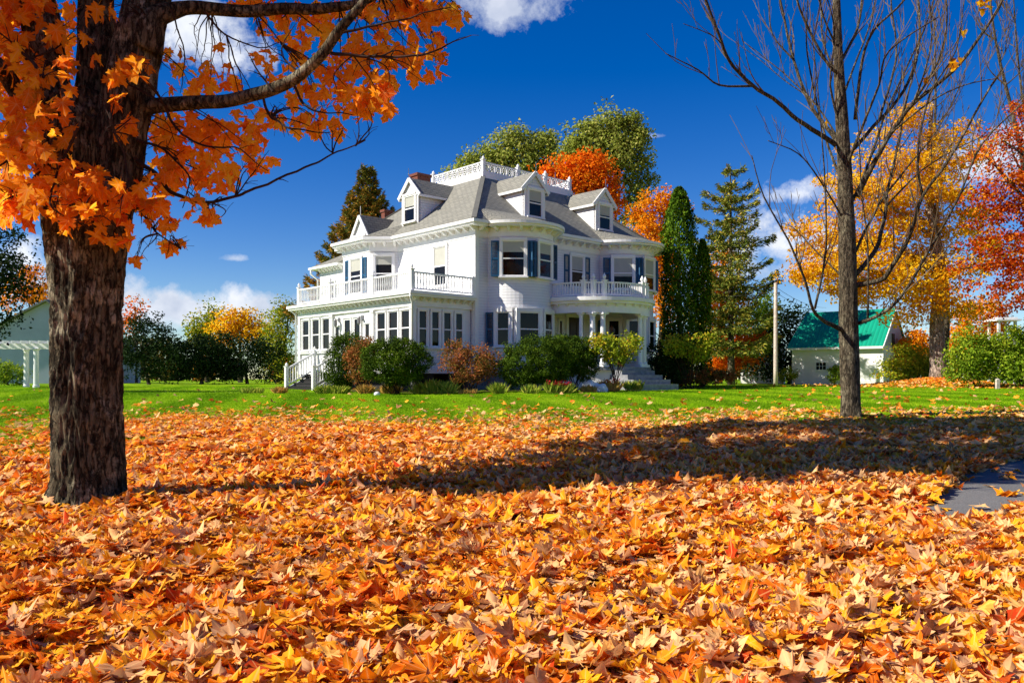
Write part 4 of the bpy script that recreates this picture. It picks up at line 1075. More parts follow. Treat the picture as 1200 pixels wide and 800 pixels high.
# the higher crown beyond the frame, which throws the long shadow
N_ = 60000
c0 = np.array([LT.x-.6, 10.2, 8.0]); rr0 = np.array([5.2, 4.4, 4.6])
d = rdir(N_)*(rng.uniform(0.15, 1, N_)**(1/2.4))[:, None]; q = c0+d*rr0
cl = vnoise(q[:, 0]+q[:, 2]*.7, q[:, 1]-q[:, 2]*.6, 1.6, 31); q = q[cl > -.55]
ppx = 600+F*q[:, 0]/q[:, 1]; ppy = HY-F*(q[:, 2]-EYE)/q[:, 1]
ok = ~((ppx > -25) & (ppy > -25))
s_ = (q[:, 2]-.5)/math.tan(SUN_EL); lx = q[:, 0]+.984*s_; ly = q[:, 1]+SY/SX*.976*s_
jit = .35*vnoise(lx, ly, 2.5, 12)
lim = -1.0+.62*(ly-8.4)
ok &= (lx > lim+jit) & (ly > 8.15+jit*.7+np.clip(lx-2.5, 0, 1.5)*.3) & (ly < 14.6+jit+np.clip(lx-3, 0, 4)*.5)
gap = vnoise(lx, ly, 1.1, 77)*.5+vnoise(lx, ly, 2.7, 78)*.5
ok &= rng.uniform(size=len(q)) < np.clip(.9-np.clip(gap, 0, 1)*.6, .2, 1)
q = q[ok][:15500]; n = len(q)
h2 = scatter('crown', T_LOW, q, rdir(n)+np.array([0, 0, .4]), rdir(n)+np.array([0, 0, -.5]), rng.uniform(.15, .21, n), rng.beta(2, 2, n), M_MAPLE)
print('upper crown leaves', n)
# leaves that shade the upper trunk
N_ = 2600
ssx = rng.uniform(1.0, 4.2, N_); zz = rng.uniform(3.1, 6.2, N_)
q2 = np.stack([LT.x-ssx*SX, LT.y-ssx*SY+rng.uniform(-.65, .5, N_), zz+ssx*math.tan(SUN_EL)], 1)
ok = ~((600+F*q2[:, 0]/q2[:, 1] > -15) & (HY-F*(q2[:, 2]-EYE)/q2[:, 1] > -15)); q2 = q2[ok]; n = len(q2)
h3 = scatter('crown', T_LOW, q2, rdir(n)+np.array([0, 0, .4]), rdir(n)+np.array([0, 0, -.5]), rng.uniform(.15, .21, n), rng.beta(2, 2, n), M_MAPLE)
cr = join_np([h1, h2, h3], 'crown'); cr.parent = lt; cr.matrix_parent_inverse = Matrix.Translation(-LT)
# limbs reaching through the high crown
for tgt in ((-9, 10.5, 7.0), (-7.5, 13, 8.5), (-4, 13.5, 9.8), (-1.5, 12.5, 9.5), (-.5, 10, 9), (-3, 9.5, 11.5), (-6, 9.5, 10.8), (-8.2, 8, 6.8)):
    T = Vector(tgt); S = P(112 if tgt[0] > -5 else 40, -60, Yt+.5); mid = S.lerp(T, .5)+Vector((0, 0, .5))
    limb(lt, lo, [S, mid, T], [.12, .07, .02], n=8)
    for _ in range(6):
        a_ = S.lerp(T, rt_.uniform(.4, .95))+Vector((0, 0, .2)); twig(mt, [a_, a_+Vector((rt_.uniform(-.8, .8), rt_.uniform(-.8, .8), rt_.uniform(.0, .6))), a_+Vector((rt_.uniform(-1.5, 1.5), rt_.uniform(-1, 1.5), rt_.uniform(.3, 1.2)))], .02, 4, .3)
mt.build('twigs', M_TWIG, lt, off=lo, recalc=False)

# ---- right bare tree
rt = empty('bare_tree', RT, 'slender bare young tree with grey lichened bark on the right of the lawn', 'tree')
ro = tuple(RT); Yr = RTY
m = MB()
def fl2(a, z):
    h = max(0, RT.z+.35-z); return .5*h*h*(.6+.4*math.sin(a*4))
bark_tube(m, [P(997, 496, Yr), P(997, 470, Yr), P(996, 430, Yr), P(995, 390, Yr), P(994, 340, Yr), P(993, 290, Yr), P(991, 240, Yr), P(989, 190, Yr), P(986, 130, Yr), P(983, 80, Yr), P(981, 30, Yr), P(979, -40, Yr), P(974, -140, Yr)], [.20, .192, .19, .185, .178, .17, .155, .14, .12, .10, .085, .065, .03], 60, .012, 1.6, 12, fl2)
m.build('trunk', M_BARK2, rt, off=ro, smooth=True)
LR = [([(979, 170), (957, 155), (934, 140), (913, 121), (881, 100), (855, 72), (843, 42), (827, 0), (815, -40)], .075, .02, -2.0), ([(881, 101), (843, 100), (818, 82), (780, 63)], .035, .008, -2.4, 1), ([(848, 55), (835, 42), (801, 28)], .02, .006, -2.2, 1),
      ([(986, 171), (969, 150), (948, 119), (930, 70), (920, 28), (910, -20)], .07, .02, 1.5), ([(984, 165), (958, 125), (925, 92), (905, 75), (870, 48)], .03, .008, 1.0), ([(950, 115), (920, 95), (890, 70), (862, 50)], .02, .006, 2.0, 1),
      ([(1004, 231), (1025, 189), (1045, 155), (1070, 122), (1116, 84), (1147, 45), (1175, 0), (1185, -40)], .085, .02, -1.5), ([(1000, 175), (1025, 147), (1060, 105), (1077, 52), (1076, 0), (1070, -50)], .06, .018, 1.2), ([(1002, 140), (1011, 70), (1025, 35), (1060, 0), (1080, -40)], .05, .015, -.8),
      ([(984, 85), (972, 78), (948, 35), (934, 0), (925, -50)], .055, .015, -.8), ([(984, 75), (1004, 35), (1010, 0), (1015, -60)], .05, .015, .8), ([(985, 100), (965, 50), (962, 0), (960, -50)], .035, .01, 1.5),
      ([(1000, 336), (1032, 328), (1049, 308), (1069, 267), (1081, 230), (1110, 190), (1150, 120), (1175, 80)], .085, .015, -1.8), ([(1002, 322), (1026, 293), (1037, 253), (1040, 225), (1050, 180), (1062, 120), (1075, 70)], .075, .015, 1.4),
      ([(1002, 381), (1032, 368), (1058, 345), (1089, 293), (1124, 230), (1150, 170), (1200, 120)], .055, .012, -2.6), ([(1017, 373), (1017, 288), (1010, 230), (1006, 150), (998, 90)], .03, .008, -1.0, 1),
      ([(990, 387), (976, 382), (964, 374), (953, 362), (941, 322), (924, 282), (895, 230), (881, 182)], .075, .008, -1.6), ([(955, 362), (967, 302), (968, 259), (966, 200), (958, 100), (950, 30)], .035, .008, -1.7, 1), ([(988, 325), (958, 296), (930, 267), (915, 262)], .03, .006, 1.0),
      ([(1069, 122), (1100, 70), (1110, 20), (1105, -30)], .035, .01, -1.5, 1), ([(1030, 140), (1050, 70), (1045, 10), (1040, -40)], .04, .01, 1.2, 1), ([(1081, 230), (1075, 180), (1090, 110), (1120, 60), (1130, 0)], .04, .008, -1.8, 1), ([(1040, 240), (1080, 200), (1130, 170), (1180, 150)], .03, .006, 1.5, 1),
      ([(930, 70), (905, 40), (900, 0), (890, -30)], .03, .008, 1.5, 1), ([(990, 200), (1010, 150), (1030, 100), (1042, 60), (1100, 20)], .05, .01, -2.2), ([(985, 150), (973, 100), (978, 40), (970, 0)], .04, .01, -.6), ([(992, 250), (1015, 200), (1035, 140), (1062, 80), (1085, 30), (1100, -20)], .05, .012, 2.0), ([(990, 220), (970, 170), (955, 110), (945, 50), (948, -20)], .045, .012, 1.8), ([(1000, 300), (1030, 240), (1060, 200), (1100, 150), (1130, 90)], .045, .01, 2.2), ([(985, 120), (1000, 80), (1022, 20), (1030, -40)], .04, .01, 1.4), ([(983, 60), (965, 20), (955, -30)], .035, .01, -.8), ([(990, 260), (960, 210), (935, 180), (900, 165)], .03, .008, -1.5), ([(1045, 155), (1090, 120), (1130, 100), (1170, 92)], .03, .008, -1.8, 1), ([(1070, 122), (1085, 80), (1092, 40), (1088, -10)], .03, .008, -1.8, 1)]
mtw = MB(); rb = random.Random(9)
def subtw(mb, path, rr, lev, Lm, mr=.004):
    n_ = len(path)
    for i in range(int(n_*.18) if lev == 0 else 1, n_-1, 1):
        if rb.random() < (.50 if lev == 0 else .55): continue
        p = path[i]; d = (path[i]-path[i-1]).normalized()
        sd = Vector((rb.uniform(-1, 1), rb.uniform(-1, 1), rb.uniform(-.3, .8))).normalized()
        dd = (d*.9+sd*.7+Vector((0, 0, .55))).normalized(); L = Lm*rb.uniform(.35, 1.0)
        q1 = p+dd*L*.5+Vector((rb.uniform(-1, 1), rb.uniform(-1, 1), rb.uniform(-1, 1)))*L*.07; q2_ = p+dd*L+Vector((0, 0, L*.12))+Vector((rb.uniform(-1, 1), rb.uniform(-1, 1), rb.uniform(-1, 1)))*L*.08
        r0 = max(mr*1.2, min(rr[i]*.6, .016 if lev == 0 else .009)); pt = smooth_path([p, q1, q2_], 3); rl = lerp_r(r0, mr, len(pt))
        mb.tube(pt, rl, 4, False)
        if lev < 2 and L > .35: subtw(mb, pt, rl, lev+1, L*.5, mr)
for e in LR:
    pts, r0, r1, dy = e[:4]; lvl = len(e) > 4; y0_ = Yr+(dy*.5 if lvl else 0)
    k_ = len(pts)-1
    pp3 = [P(x, y, y0_+dy*(i/k_)*(.5 if lvl else 1)) for i, (x, y) in enumerate(pts)]
    st_ = []
    r0 *= .8
    limb(rt, ro, pp3, [r0*.9]+[r0*.9+(r1-r0*.9)*((i+1)/k_)**.8 for i in range(k_)], M_BARK2, n=7, k=4, store=st_)
    subtw(mtw, st_[0][0], st_[0][1], 0, 1.35)
mtw.build('twigs', M_TWIG2, rt, off=ro, recalc=False)
lf = []
for (x, y, k_) in ((1152, 6, 10), (1120, 72, 5), (1132, 35, 1), (1095, 95, 1), (978, 148, 1)):
    for _ in range(k_): lf.append(tuple(P(x+rb.gauss(0, 5), y+rb.gauss(0, 4), Yr-1.5+rb.uniform(-.2, .2))))
lf = np.array(lf); n = len(lf)
h = scatter('last_leaves', T_LOW, lf-np.array(ro), rdir(n), rdir(n)+np.array([0, 0, -.8]), rng.uniform(.12, .17, n), rng.uniform(0, .5, n), M_YEL, rt)

# ---- generic broadleaf crown
def ell(px, py, rx, ry, Y, rd=None):
    c = P(px, py, Y); s = Y/F; return (np.array(c), np.array([rx*s, (rd if rd else rx*s*.9), ry*s]))
def crown_pts(ells, n, clump=.45, shell=.55, per=45, seed=0, cut=.0, fz=.75):
    r = np.random.default_rng(seed); vol = np.array([e[1][0]*e[1][2] for e in ells]); w = vol/vol.sum()
    out = []; cen = []
    for e, wi in zip(ells, w):
        k = max(3, int(n*wi/per)); d = r.normal(size=(k, 3)); d /= np.linalg.norm(d, axis=1, keepdims=True)
        rad = r.uniform(shell, 1.0, k)**.7
        lump = 1+.16*np.sin(d[:, 0]*5+seed)*np.sin(d[:, 2]*6+seed*2)+.10*np.sin(d[:, 1]*9+seed)
        c = e[0]+d*e[1]*(rad*lump)[:, None]; cen.append(c)
        kk = max(1, int(n*wi/k)); cs = clump*r.uniform(.6, 1.3, k)
        g_ = r.normal(size=(k, kk, 3)); g_ *= np.minimum(1, 1.75/np.linalg.norm(g_, axis=2, keepdims=True)); g_ = g_*cs[:, None, None]*np.array([1, 1, fz]); out.append((c[:, None, :]+g_).reshape(-1, 3))
    return np.concatenate(out), np.concatenate(cen)
def crown(parent, off, ells, n, size, mat, clump=.45, shell=.55, per=45, seed=0, temps=None, name='crown', up=.5, zmin=None, droop=-.4, fz=.75):
    q, cen = crown_pts(ells, n, clump, shell, per, seed, fz=fz)
    if zmin is not None: q = q[q[:, 2] > zmin]
    k = len(q)
    c0 = np.mean([e[0] for e in ells], axis=0)
    nr = rdir(k)+norm(q-c0)*.6+np.array([0, 0, up]); tp = rdir(k)+np.array([0, 0, droop])
    scatter(name, temps or T_Q, q, nr, tp, size*rng.uniform(.6, 1.25, k), np.clip(rng.normal(.5, .24, k), 0, 1), mat, parent, off)
    return cen
def simple_trunk(parent, off, base, top, r0, r1, mat=M_BARK, cen=None, nlimb=10, seed=1, name='trunk', h0=.35, wob=.02):
    r = random.Random(seed); base = Vector(base); top = Vector(top); H = (top-base).length
    pts = [base+Vector((0, 0, -.15))]+[base.lerp(top, t)+Vector((r.uniform(-1, 1), r.uniform(-1, 1), 0))*H*wob for t in (.2, .4, .6, .8)]+[top]
    m = MB(); pa = smooth_path(pts, 4); rr = [x*(1+.35*math.exp(-i*1.2)) for i, x in enumerate(lerp_r(r0, r1, len(pa)))]; m.tube(pa, rr, 10)
    if cen is not None and len(cen):
        for _ in range(nlimb):
            t = r.uniform(h0, .95); i = int(t*(len(pa)-1)); s = pa[i]; c = Vector(cen[r.randrange(len(cen))])
            if c.z < s.z-.5: continue
            mid = s.lerp(c, .5)+Vector((0, 0, .08*(c-s).length)); pl = smooth_path([s, mid, c], 4); m.tube(pl, lerp_r(rr[i]*.5, .015, len(pl)), 6, False)
    return m.build(name, mat, parent, off=off, smooth=True, recalc=False)
def broadleaf(name, label, bpx, Y, ells, n, size, mat, tr=.25, topy=None, bark=M_BARK, clump=.45, shell=.5, per=45, seed=1, nl=14, cat='tree', group=None, zmin=None, temps=None, h0=.35, up=.5, topx=None, fz=.75):
    b = G(bpx, Y); root = empty(name, b, label, cat, group=group); off = tuple(b)
    E = [ell(*e) if len(e) in (5, 6) else e for e in [(*x, Y) if len(x) == 4 else x for x in ells]]
    cen = crown(root, off, E, n, size, mat, clump, shell, per, seed, zmin=zmin, temps=temps, up=up, fz=fz)
    if topy is None: topy = min(e[1] for e in ells)
    ex = [e for e in ells if e[1] == min(x[1] for x in ells)][0]
    simple_trunk(root, off, b, P(topx or ex[0], topy, Y), tr, tr*.2, bark, cen, nl, seed, h0=h0)
    return root
# behind the house
broadleaf('poplar_tree', 'grey green poplar behind the roof railing, left of the red maple', 605, 62, [(602, 190, 30, 30), (560, 195, 22, 22), (634, 186, 18, 32), (590, 170, 10, 24), (605, 168, 9, 22), (622, 172, 9, 24), (640, 172, 9, 22), (572, 184, 12, 20), (545, 196, 12, 16), (528, 208, 14, 10), (655, 195, 10, 22)], 12000, .26, M_POP, .35, clump=.42, shell=.2, seed=3, nl=22)
broadleaf('poplar_tree', 'tallest grey green poplar, rising behind the house above the red maple', 725, 60, [(705, 178, 36, 36), (735, 185, 22, 40), (745, 235, 15, 46), (672, 168, 12, 24), (686, 158, 11, 26), (700, 152, 10, 22), (716, 145, 11, 24), (728, 150, 9, 22), (743, 147, 9, 22), (752, 165, 9, 24), (757, 200, 9, 24), (670, 190, 14, 26), (690, 185, 28, 30)], 17000, .26, M_POP, .4, clump=.42, shell=.2, seed=4, nl=30)
broadleaf('red_maple_tree', 'fiery red orange maple behind the roof railing and between the front dormers', 690, 54, [(680, 212, 36, 26), (662, 205, 26, 18), (703, 225, 22, 22), (690, 195, 26, 15), (712, 240, 14, 16), (640, 210, 18, 12)], 9000, .24, M_ORA, .3, clump=.42, seed=5)
broadleaf('orange_maple_tree', 'loose golden orange maple between the house and the tall cedar', 768, 52, [(770, 245, 28, 24), (750, 265, 20, 24), (786, 240, 18, 16), (765, 290, 26, 30), (780, 330, 20, 60)], 6500, .22, M_ORB, .22, clump=.35, shell=.2, seed=6, nl=24)
broadleaf('orange_maple_tree', 'orange maple seen behind the pine and right of the small cedar', 842, 58, [(846, 335, 22, 42), (835, 395, 24, 40), (862, 410, 26, 30), (858, 352, 18, 24), (850, 300, 12, 16)], 6500, .24, M_ORB, .25, clump=.4, shell=.2, seed=7, nl=20)
broadleaf('green_tree', 'small round blue green tree directly left of the utility pole', 898, 66, [(897, 358, 14, 18), (895, 385, 16, 25), (886, 372, 10, 14)], 2600, .24, M_SHG, .2, clump=.4, seed=8)
broadleaf('dark_bush', 'very dark tall bush between the utility pole and the green roofed barn', 925, 56, [(920, 395, 20, 42), (905, 410, 22, 34), (935, 385, 16, 30), (890, 430, 20, 16)], 5000, .22, M_DKG, .15, seed=9, cat='bush')
# right side
ym = broadleaf('yellow_maple_tree', 'large yellow maple with stout pale trunk on a leafy mound beside the barn', 1101, 42, [(1000, 300, 62, 55), (960, 290, 34, 50), (1060, 320, 70, 60), (1010, 240, 60, 50), (1075, 240, 66, 50), (1130, 290, 55, 60), (1040, 190, 46, 36), (1100, 175, 52, 40), (1030, 335, 56, 22), (1100, 360, 50, 18), (955, 325, 30, 24), (1055, 145, 30, 26)], 38000, .175, M_YEL, .40, topy=120, topx=1092, bark=M_BARK3, clump=.60, shell=.2, per=170, fz=.40, seed=12, nl=46, h0=.3)
rm = broadleaf('scarlet_maple_tree', 'red maple filling the right edge of the picture beside the yellow maple', 1262, 36, [(1190, 270, 60, 66), (1170, 200, 44, 44), (1240, 220, 60, 80), (1165, 320, 44, 34), (1200, 345, 50, 24), (1210, 160, 46, 40), (1280, 290, 60, 60), (1290, 170, 60, 60)], 22000, .16, M_RED, .3, topy=60, bark=M_BARK2, clump=.42, shell=.3, per=80, fz=.45, seed=13, nl=50, h0=.3)
# bare pale tree behind at the top right
def bare(label, bpx, Y, topx, topy, seed, n=16, r0=.2, lo_=.3, spread=.5, name='bare_tree', mat=None, sub=1.6, mr=.010):
    b = G(bpx, Y); root = empty(name, b, label, 'tree'); off = tuple(b); r = random.Random(seed)
    T = P(topx, topy, Y); H = (T-b).length
    pa = smooth_path([b-Vector((0, 0, .1))]+[b.lerp(T, t)+Vector((r.uniform(-1, 1), r.uniform(-1, 1), 0))*H*.012 for t in (.25, .5, .75)]+[T], 5)
    rr = lerp_r(r0, .02, len(pa)); m = MB(); m.tube(pa, rr, 9); mw = MB()
    for k in range(n):
        t = lo_+(1-lo_)*(k+.5)/n; i = min(int(t*(len(pa)-1)), len(pa)-2); s = pa[i]
        a_ = r.uniform(0, 2*PI); L = H*spread*(1.05-t)*r.uniform(.7, 1.1)
        e = s+Vector((math.cos(a_)*L*.55, math.sin(a_)*L*.55, L*.85)); md = s.lerp(e, .45)+Vector((math.cos(a_), math.sin(a_), -.3))*L*.1
        pl = smooth_path([s, md, e], 5); rl = lerp_r(max(.02, rr[i]*.5), .008, len(pl)); m.tube(pl, rl, 6, False)
        subtw(mw, pl, rl, 0, sub, mr)
    m.build('trunk', mat or M_BARK2, root, off=off, smooth=True, recalc=False); mw.build('twigs', M_TWIG2, root, off=off, recalc=False)
bare('leafless grey tree rising above the red maple at the right edge', 1240, 44, 1150, -90, 21, 22, .20, .4, .35)
bare('leafless pale tree behind the red maple, leaning left at the right edge', 1215, 50, 1185, -40, 23, 18, .16, .4, .35)
bare('leafless grey tree standing in the yellow maple crown, upper right', 1105, 46, 1095, 20, 22, 18, .2, .45, .4)
# distant left trees
broadleaf('yellow_tree', 'pale yellow tree beyond the dark hedge, left of the other yellow tree', 243, 75, [(243, 386, 20, 22), (232, 397, 16, 16), (250, 368, 9, 14)], 3000, .28, M_SHY, .2, clump=.5, shell=.2, seed=31)
broadleaf('yellow_tree', 'broad golden tree above the dark hedge, centre left background', 282, 72, [(280, 376, 22, 22), (300, 392, 20, 20), (262, 390, 18, 18)], 3600, .28, M_YEL, .2, clump=.5, shell=.2, seed=32)
broadleaf('olive_tree', 'olive and yellow tree right beside the left end of the house porch', 325, 60, [(328, 385, 18, 34), (318, 405, 22, 30), (338, 365, 12, 20), (332, 430, 20, 20)], 4200, .22, M_SHY, .18, clump=.4, shell=.2, seed=33)
broadleaf('orange_bush', 'small orange bush showing just right of the big maple trunk', 160, 64, [(158, 360, 8, 8), (150, 375, 12, 12)], 500, .25, M_ORA, .1, seed=34, cat='bush')
# dark hedge masses
for i, (bx, Y, el, lab) in enumerate(((175, 50, [(175, 408, 32, 38), (160, 400, 22, 30), (195, 420, 26, 28)], 'tall dark evergreen bush beside the big maple trunk'),
                                      (235, 52, [(230, 420, 30, 26), (250, 415, 24, 24)], 'rounded dark bush in the middle of the left hedge'),
                                      (290, 53, [(285, 416, 32, 28), (310, 422, 24, 24), (262, 425, 20, 20)], 'dark bush at the right end of the hedge, near the house'))):
    broadleaf('evergreen_bush', lab, bx, Y, el, 6500, .17, M_DKG, .12, clump=.3, shell=.6, seed=40+i, cat='bush')
# dark tree at far left, and its partner beyond the frame
broadleaf('dark_pine_tree', 'dark evergreen tree cut off by the left edge of the picture', -30, 30, [(8, 300, 28, 32), (-6, 345, 36, 34), (16, 330, 20, 22), (-14, 272, 34, 20), (-8, 375, 30, 18), (-50, 320, 46, 70)], 7500, .14, M_DKG, .25, topy=240, clump=.3, shell=.2, per=45, seed=51, nl=30)
broadleaf('garden_bush', 'green bush behind the white pergola at far left', 12, 44, [(16, 440, 15, 13), (0, 436, 16, 14)], 2500, .12, M_SHG, .06, clump=.2, seed=52, cat='bush', topy=445)
broadleaf('orange_maple_tree', 'orange tree above the white outbuilding at far left', 40, 70, [(38, 330, 16, 20), (20, 345, 20, 18), (55, 345, 14, 16)], 2400, .26, M_ORB, .2, seed=53)

# ---- conifers
def conifer(name, label, bpx, Y, topx, topy, halfw, mat, seed, lowy, n_wh=26, up=.25, dens=1.0, size=.22, irregular=.35, tr=.22, shape=1.0, minlen=.12, th=.10):
    b = G(bpx, Y); T = P(topx, topy, Y); root = empty(name, b, label, 'tree'); off = tuple(b); r = random.Random(seed)
    m = MB(); pa = smooth_path([b-Vector((0, 0, .1)), b.lerp(T, .5), T], 6); m.tube(pa, lerp_r(tr, .02, len(pa)), 10)
    zlow = P(bpx, lowy, Y).z; W = halfw*Y/F; pts = []; tips = []
    for w in range(n_wh):
        t = (w+r.random()*.7)/n_wh; z = zlow+(T.z-zlow)*t; f = (z-b.z)/(T.z-b.z); ax = b.lerp(T, f)
        prof = max(minlen*1.0, (1-t)**shape)
        nb_ = r.randint(4, 7) if t < .9 else 4
        a0 = r.uniform(0, 6.28)
        for k in range(nb_):
            a_ = a0+2*PI*k/nb_+r.uniform(-.3, .3); L = W*prof*r.uniform(1-irregular, 1+irregular*.35)
            d = Vector((math.cos(a_), math.sin(a_), 0)); e = ax+d*L+Vector((0, 0, L*(up*r.uniform(.4, 1.2)))); md = ax+d*L*.5+Vector((0, 0, -L*.06))
            pl = smooth_path([ax, md, e], 4); m.tube(pl, lerp_r(.035*prof+.012, .008, len(pl)), 4, False)
            cnt = int(dens*(14+70*L/1.0)); side = d.cross(Vector((0, 0, 1)))
            for _ in range(cnt):
                s = r.random()**.6; i = s*(len(pl)-1); p = pl[int(i)].lerp(pl[min(int(i)+1, len(pl)-1)], i-int(i))
                wd = L*.30*(1.05-s*.6)
                pts.append(tuple(p+side*r.gauss(0, wd*.55)+Vector((0, 0, r.gauss(0, th)))))
                tips.append(tuple(d*.9+side*r.uniform(-.9, .9)+Vector((0, 0, r.uniform(-.15, .6)))))
    m.build('trunk', M_BARK, root, off=off, smooth=True, recalc=False)
    q = np.array(pts); k = len(q)
    scatter('crown', T_NEED, q, rdir(k)+np.array([0, 0, .8]), np.array(tips), size*rng.uniform(.6, 1.3, k), np.clip(rng.normal(.5, .25, k), 0, 1), mat, root, off)
    return root
conifer('spruce_tree', 'brownish green spruce behind the left end of the house', 420, 58, 431, 196, 82, M_SPR2, 61, 400, 36, .34, 1.7, .30, .25, .25, .85)
conifer('pine_tree', 'tall dark green pine with ragged branches behind the barn side of the house', 857, 50, 856, 195, 66, M_PINE, 62, 420, 17, .26, 1.5, .27, .6, .24, .45, .18, .09)
for (bx, Y, tx, ty, hw, lab, sd) in ((796, 40, 796, 222, 19, 'tall columnar cedar beside the right end of the house', 71), (823.5, 41, 823.5, 283, 9.5, 'smaller narrow cedar just right of the tall cedar', 72)):
    b = G(bx, Y); root = empty('columnar_cedar', b, lab, 'tree'); off = tuple(b); H = P(tx, ty, Y).z-b.z; W = hw*Y/F
    k = int(17000*(W*H)/(9.0)); t = rng.uniform(0, 1, k)**.85; a_ = rng.uniform(0, 6.28, k)
    prof = np.minimum(1, np.sqrt(np.clip((1-t)/.24, 0, 1)))*np.minimum(1, .75+t*1.5)
    lump = 1+.10*np.sin(a_*4+t*19)+.08*np.sin(a_*7-t*31)+.06*np.sin(t*57+a_*3)
    rr_ = W*prof*lump*rng.uniform(.72, 1.05, k)
    q = np.stack([b.x+np.cos(a_)*rr_, b.y+np.sin(a_)*rr_, b.z+.05+t*H], 1)
    out_ = np.stack([np.cos(a_), np.sin(a_), np.full(k, .25)], 1)
    scatter('crown', T_Q, q, out_*.9+rdir(k)*.8, np.array([0, 0, 1.])+out_*.5+rdir(k)*.4, .15*rng.uniform(.6, 1.2, k), np.clip(rng.normal(.5, .25, k), 0, 1), M_THU, root, off)
    m = MB(); m.tube([b-Vector((0, 0, .1)), b+Vector((0, 0, H*.9))], [.14, .03], 8); m.build('trunk', M_BARK, root, off=off, smooth=True)

# ---- shrubs around the house
def shrub(name, label, bpx, Y, ells, n, size, mat, clump=.12, shell=.7, per=30, seed=0, cat='shrub', stems=True, up=.35, zfloor=True, group=None, droop=.3):
    b = G(bpx, Y); root = empty(name, b, label, cat, group=group); off = tuple(b)
    E = [ell(*x, Y) for x in ells]
    cen = crown(root, off, E, n, size, mat, clump, shell, per, seed, up=up, zmin=b.z+.02, droop=droop)
    if stems:
        m = MB(); r = random.Random(seed)
        for _ in range(9):
            c = Vector(cen[r.randrange(len(cen))]); s = b+Vector((r.uniform(-.15, .15), r.uniform(-.1, .1), -.03)); m.tube(smooth_path([s, s.lerp(c, .5)+Vector((0, 0, .1)), c], 3), .014, 5, False)
        m.build('stem', M_TWIG, root, off=off, recalc=False)
    return root
shrub('yew_shrub', 'rounded dark clipped yew in front of the sun room corner', 464, 28.2, [(464, 424, 37, 25), (452, 423, 27, 22), (477, 423, 27, 24)], 30000, .060, M_YEW, .08, .84, seed=81)
shrub('yew_shrub', 'loose dark yew left of the rounded one, by the porch door', 405, 31.5, [(402, 424, 19, 30), (410, 412, 20, 22), (396, 440, 16, 12)], 15000, .065, M_YEW, .11, .7, seed=82)
shrub('russet_shrub', 'russet leaved shrub between the two dark yews', 425, 30.0, [(422, 420, 19, 22), (430, 410, 16, 12), (420, 440, 14, 8)], 3600, .09, M_SHR, .13, .4, seed=83)
shrub('russet_shrub', 'red brown bush below the front corner of the house', 552, 29.6, [(550, 427, 32, 22), (535, 418, 18, 18), (570, 425, 18, 18)], 6500, .085, M_SHR, .13, .5, seed=84)
shrub('yew_shrub', 'large spreading dark green yew below the curved bay', 628, 29.5, [(625, 422, 36, 28), (610, 430, 22, 22), (645, 424, 26, 26)], 32000, .062, M_YEW, .08, .84, seed=85)
shrub('yew_shrub', 'dark yew merging behind the large one, left of the portico', 674, 30.8, [(672, 418, 26, 24), (665, 412, 22, 18), (685, 428, 16, 18)], 18000, .065, M_YEW, .08, .82, seed=86)
shrub('dogwood_shrub', 'yellow green shrub in front of the portico columns', 722, 30.8, [(720, 408, 30, 14), (705, 400, 16, 12), (738, 402, 14, 12), (722, 420, 20, 10)], 3200, .11, M_SHY, .14, .3, seed=87)
shrub('dark_shrub', 'tall dark shrub at the right corner of the house', 790, 36, [(785, 420, 26, 28), (800, 405, 24, 20), (776, 432, 22, 18)], 8000, .11, M_DKG, .15, .5, seed=88)
shrub('lime_shrub', 'bright yellow green shrub in front of the tall cedar', 808, 35, [(805, 402, 28, 9), (820, 415, 14, 12), (790, 408, 14, 8), (830, 398, 8, 6)], 3000, .12, M_SHY, .14, .3, seed=89)
shrub('low_russet_hedge', 'low mixed red and green plants right of the portico steps', 822, 37, [(810, 442, 18, 8), (832, 440, 16, 9), (850, 441, 16, 7), (795, 446, 10, 5)], 3500, .10, M_SHR, .10, .3, seed=90, cat='plants')
shrub('green_shrub', 'round green bush against the barn wall behind the bare tree', 977, 50, [(979, 438, 9, 9)], 1100, .11, M_SHG, .12, .6, seed=91)
shrub('green_shrub', 'small loose green bush at the left corner of the barn', 925, 51, [(926, 438, 10, 7), (918, 442, 8, 5)], 800, .12, M_SHY, .14, .3, seed=92)
shrub('thicket_shrub', 'leafy yellow green thicket between the barn and the yellow maple trunk', 1065, 45, [(1062, 425, 20, 22), (1045, 435, 16, 14), (1080, 430, 16, 18)], 5500, .14, M_SHY, .2, .4, seed=93)
shrub('thicket_shrub', 'bright green tall thicket right of the yellow maple trunk', 1145, 38.5, [(1140, 415, 30, 32), (1165, 425, 28, 25), (1125, 430, 18, 20)], 8000, .14, M_SHG, .22, .4, seed=94)
shrub('thicket_shrub', 'green thicket at the right edge below the red maple', 1195, 37.8, [(1190, 415, 26, 36), (1215, 420, 30, 34)], 7000, .14, M_SHG, .22, .4, seed=95)
shrub('orange_thicket', 'orange and olive leaves behind the thicket, right of the maple trunk', 1150, 52, [(1150, 375, 34, 30), (1125, 400, 22, 20), (1165, 400, 30, 30)], 5000, .2, M_ORB, .3, .3, seed=96, cat='bush')
shrub('orange_thicket', 'orange leaves between the barn gable and the maple trunk', 1078, 50, [(1075, 402, 18, 18), (1062, 415, 14, 18)], 2200, .2, M_ORB, .3, .3, seed=97, cat='bush')
shrub('autumn_bush', 'orange and green undergrowth below the pine, left of the utility pole', 862, 54, [(850, 425, 18, 22), (872, 415, 16, 20), (885, 400, 14, 18), (862, 400, 18, 16)], 4000, .2, M_ORA, .28, .3, seed=98, cat='bush')
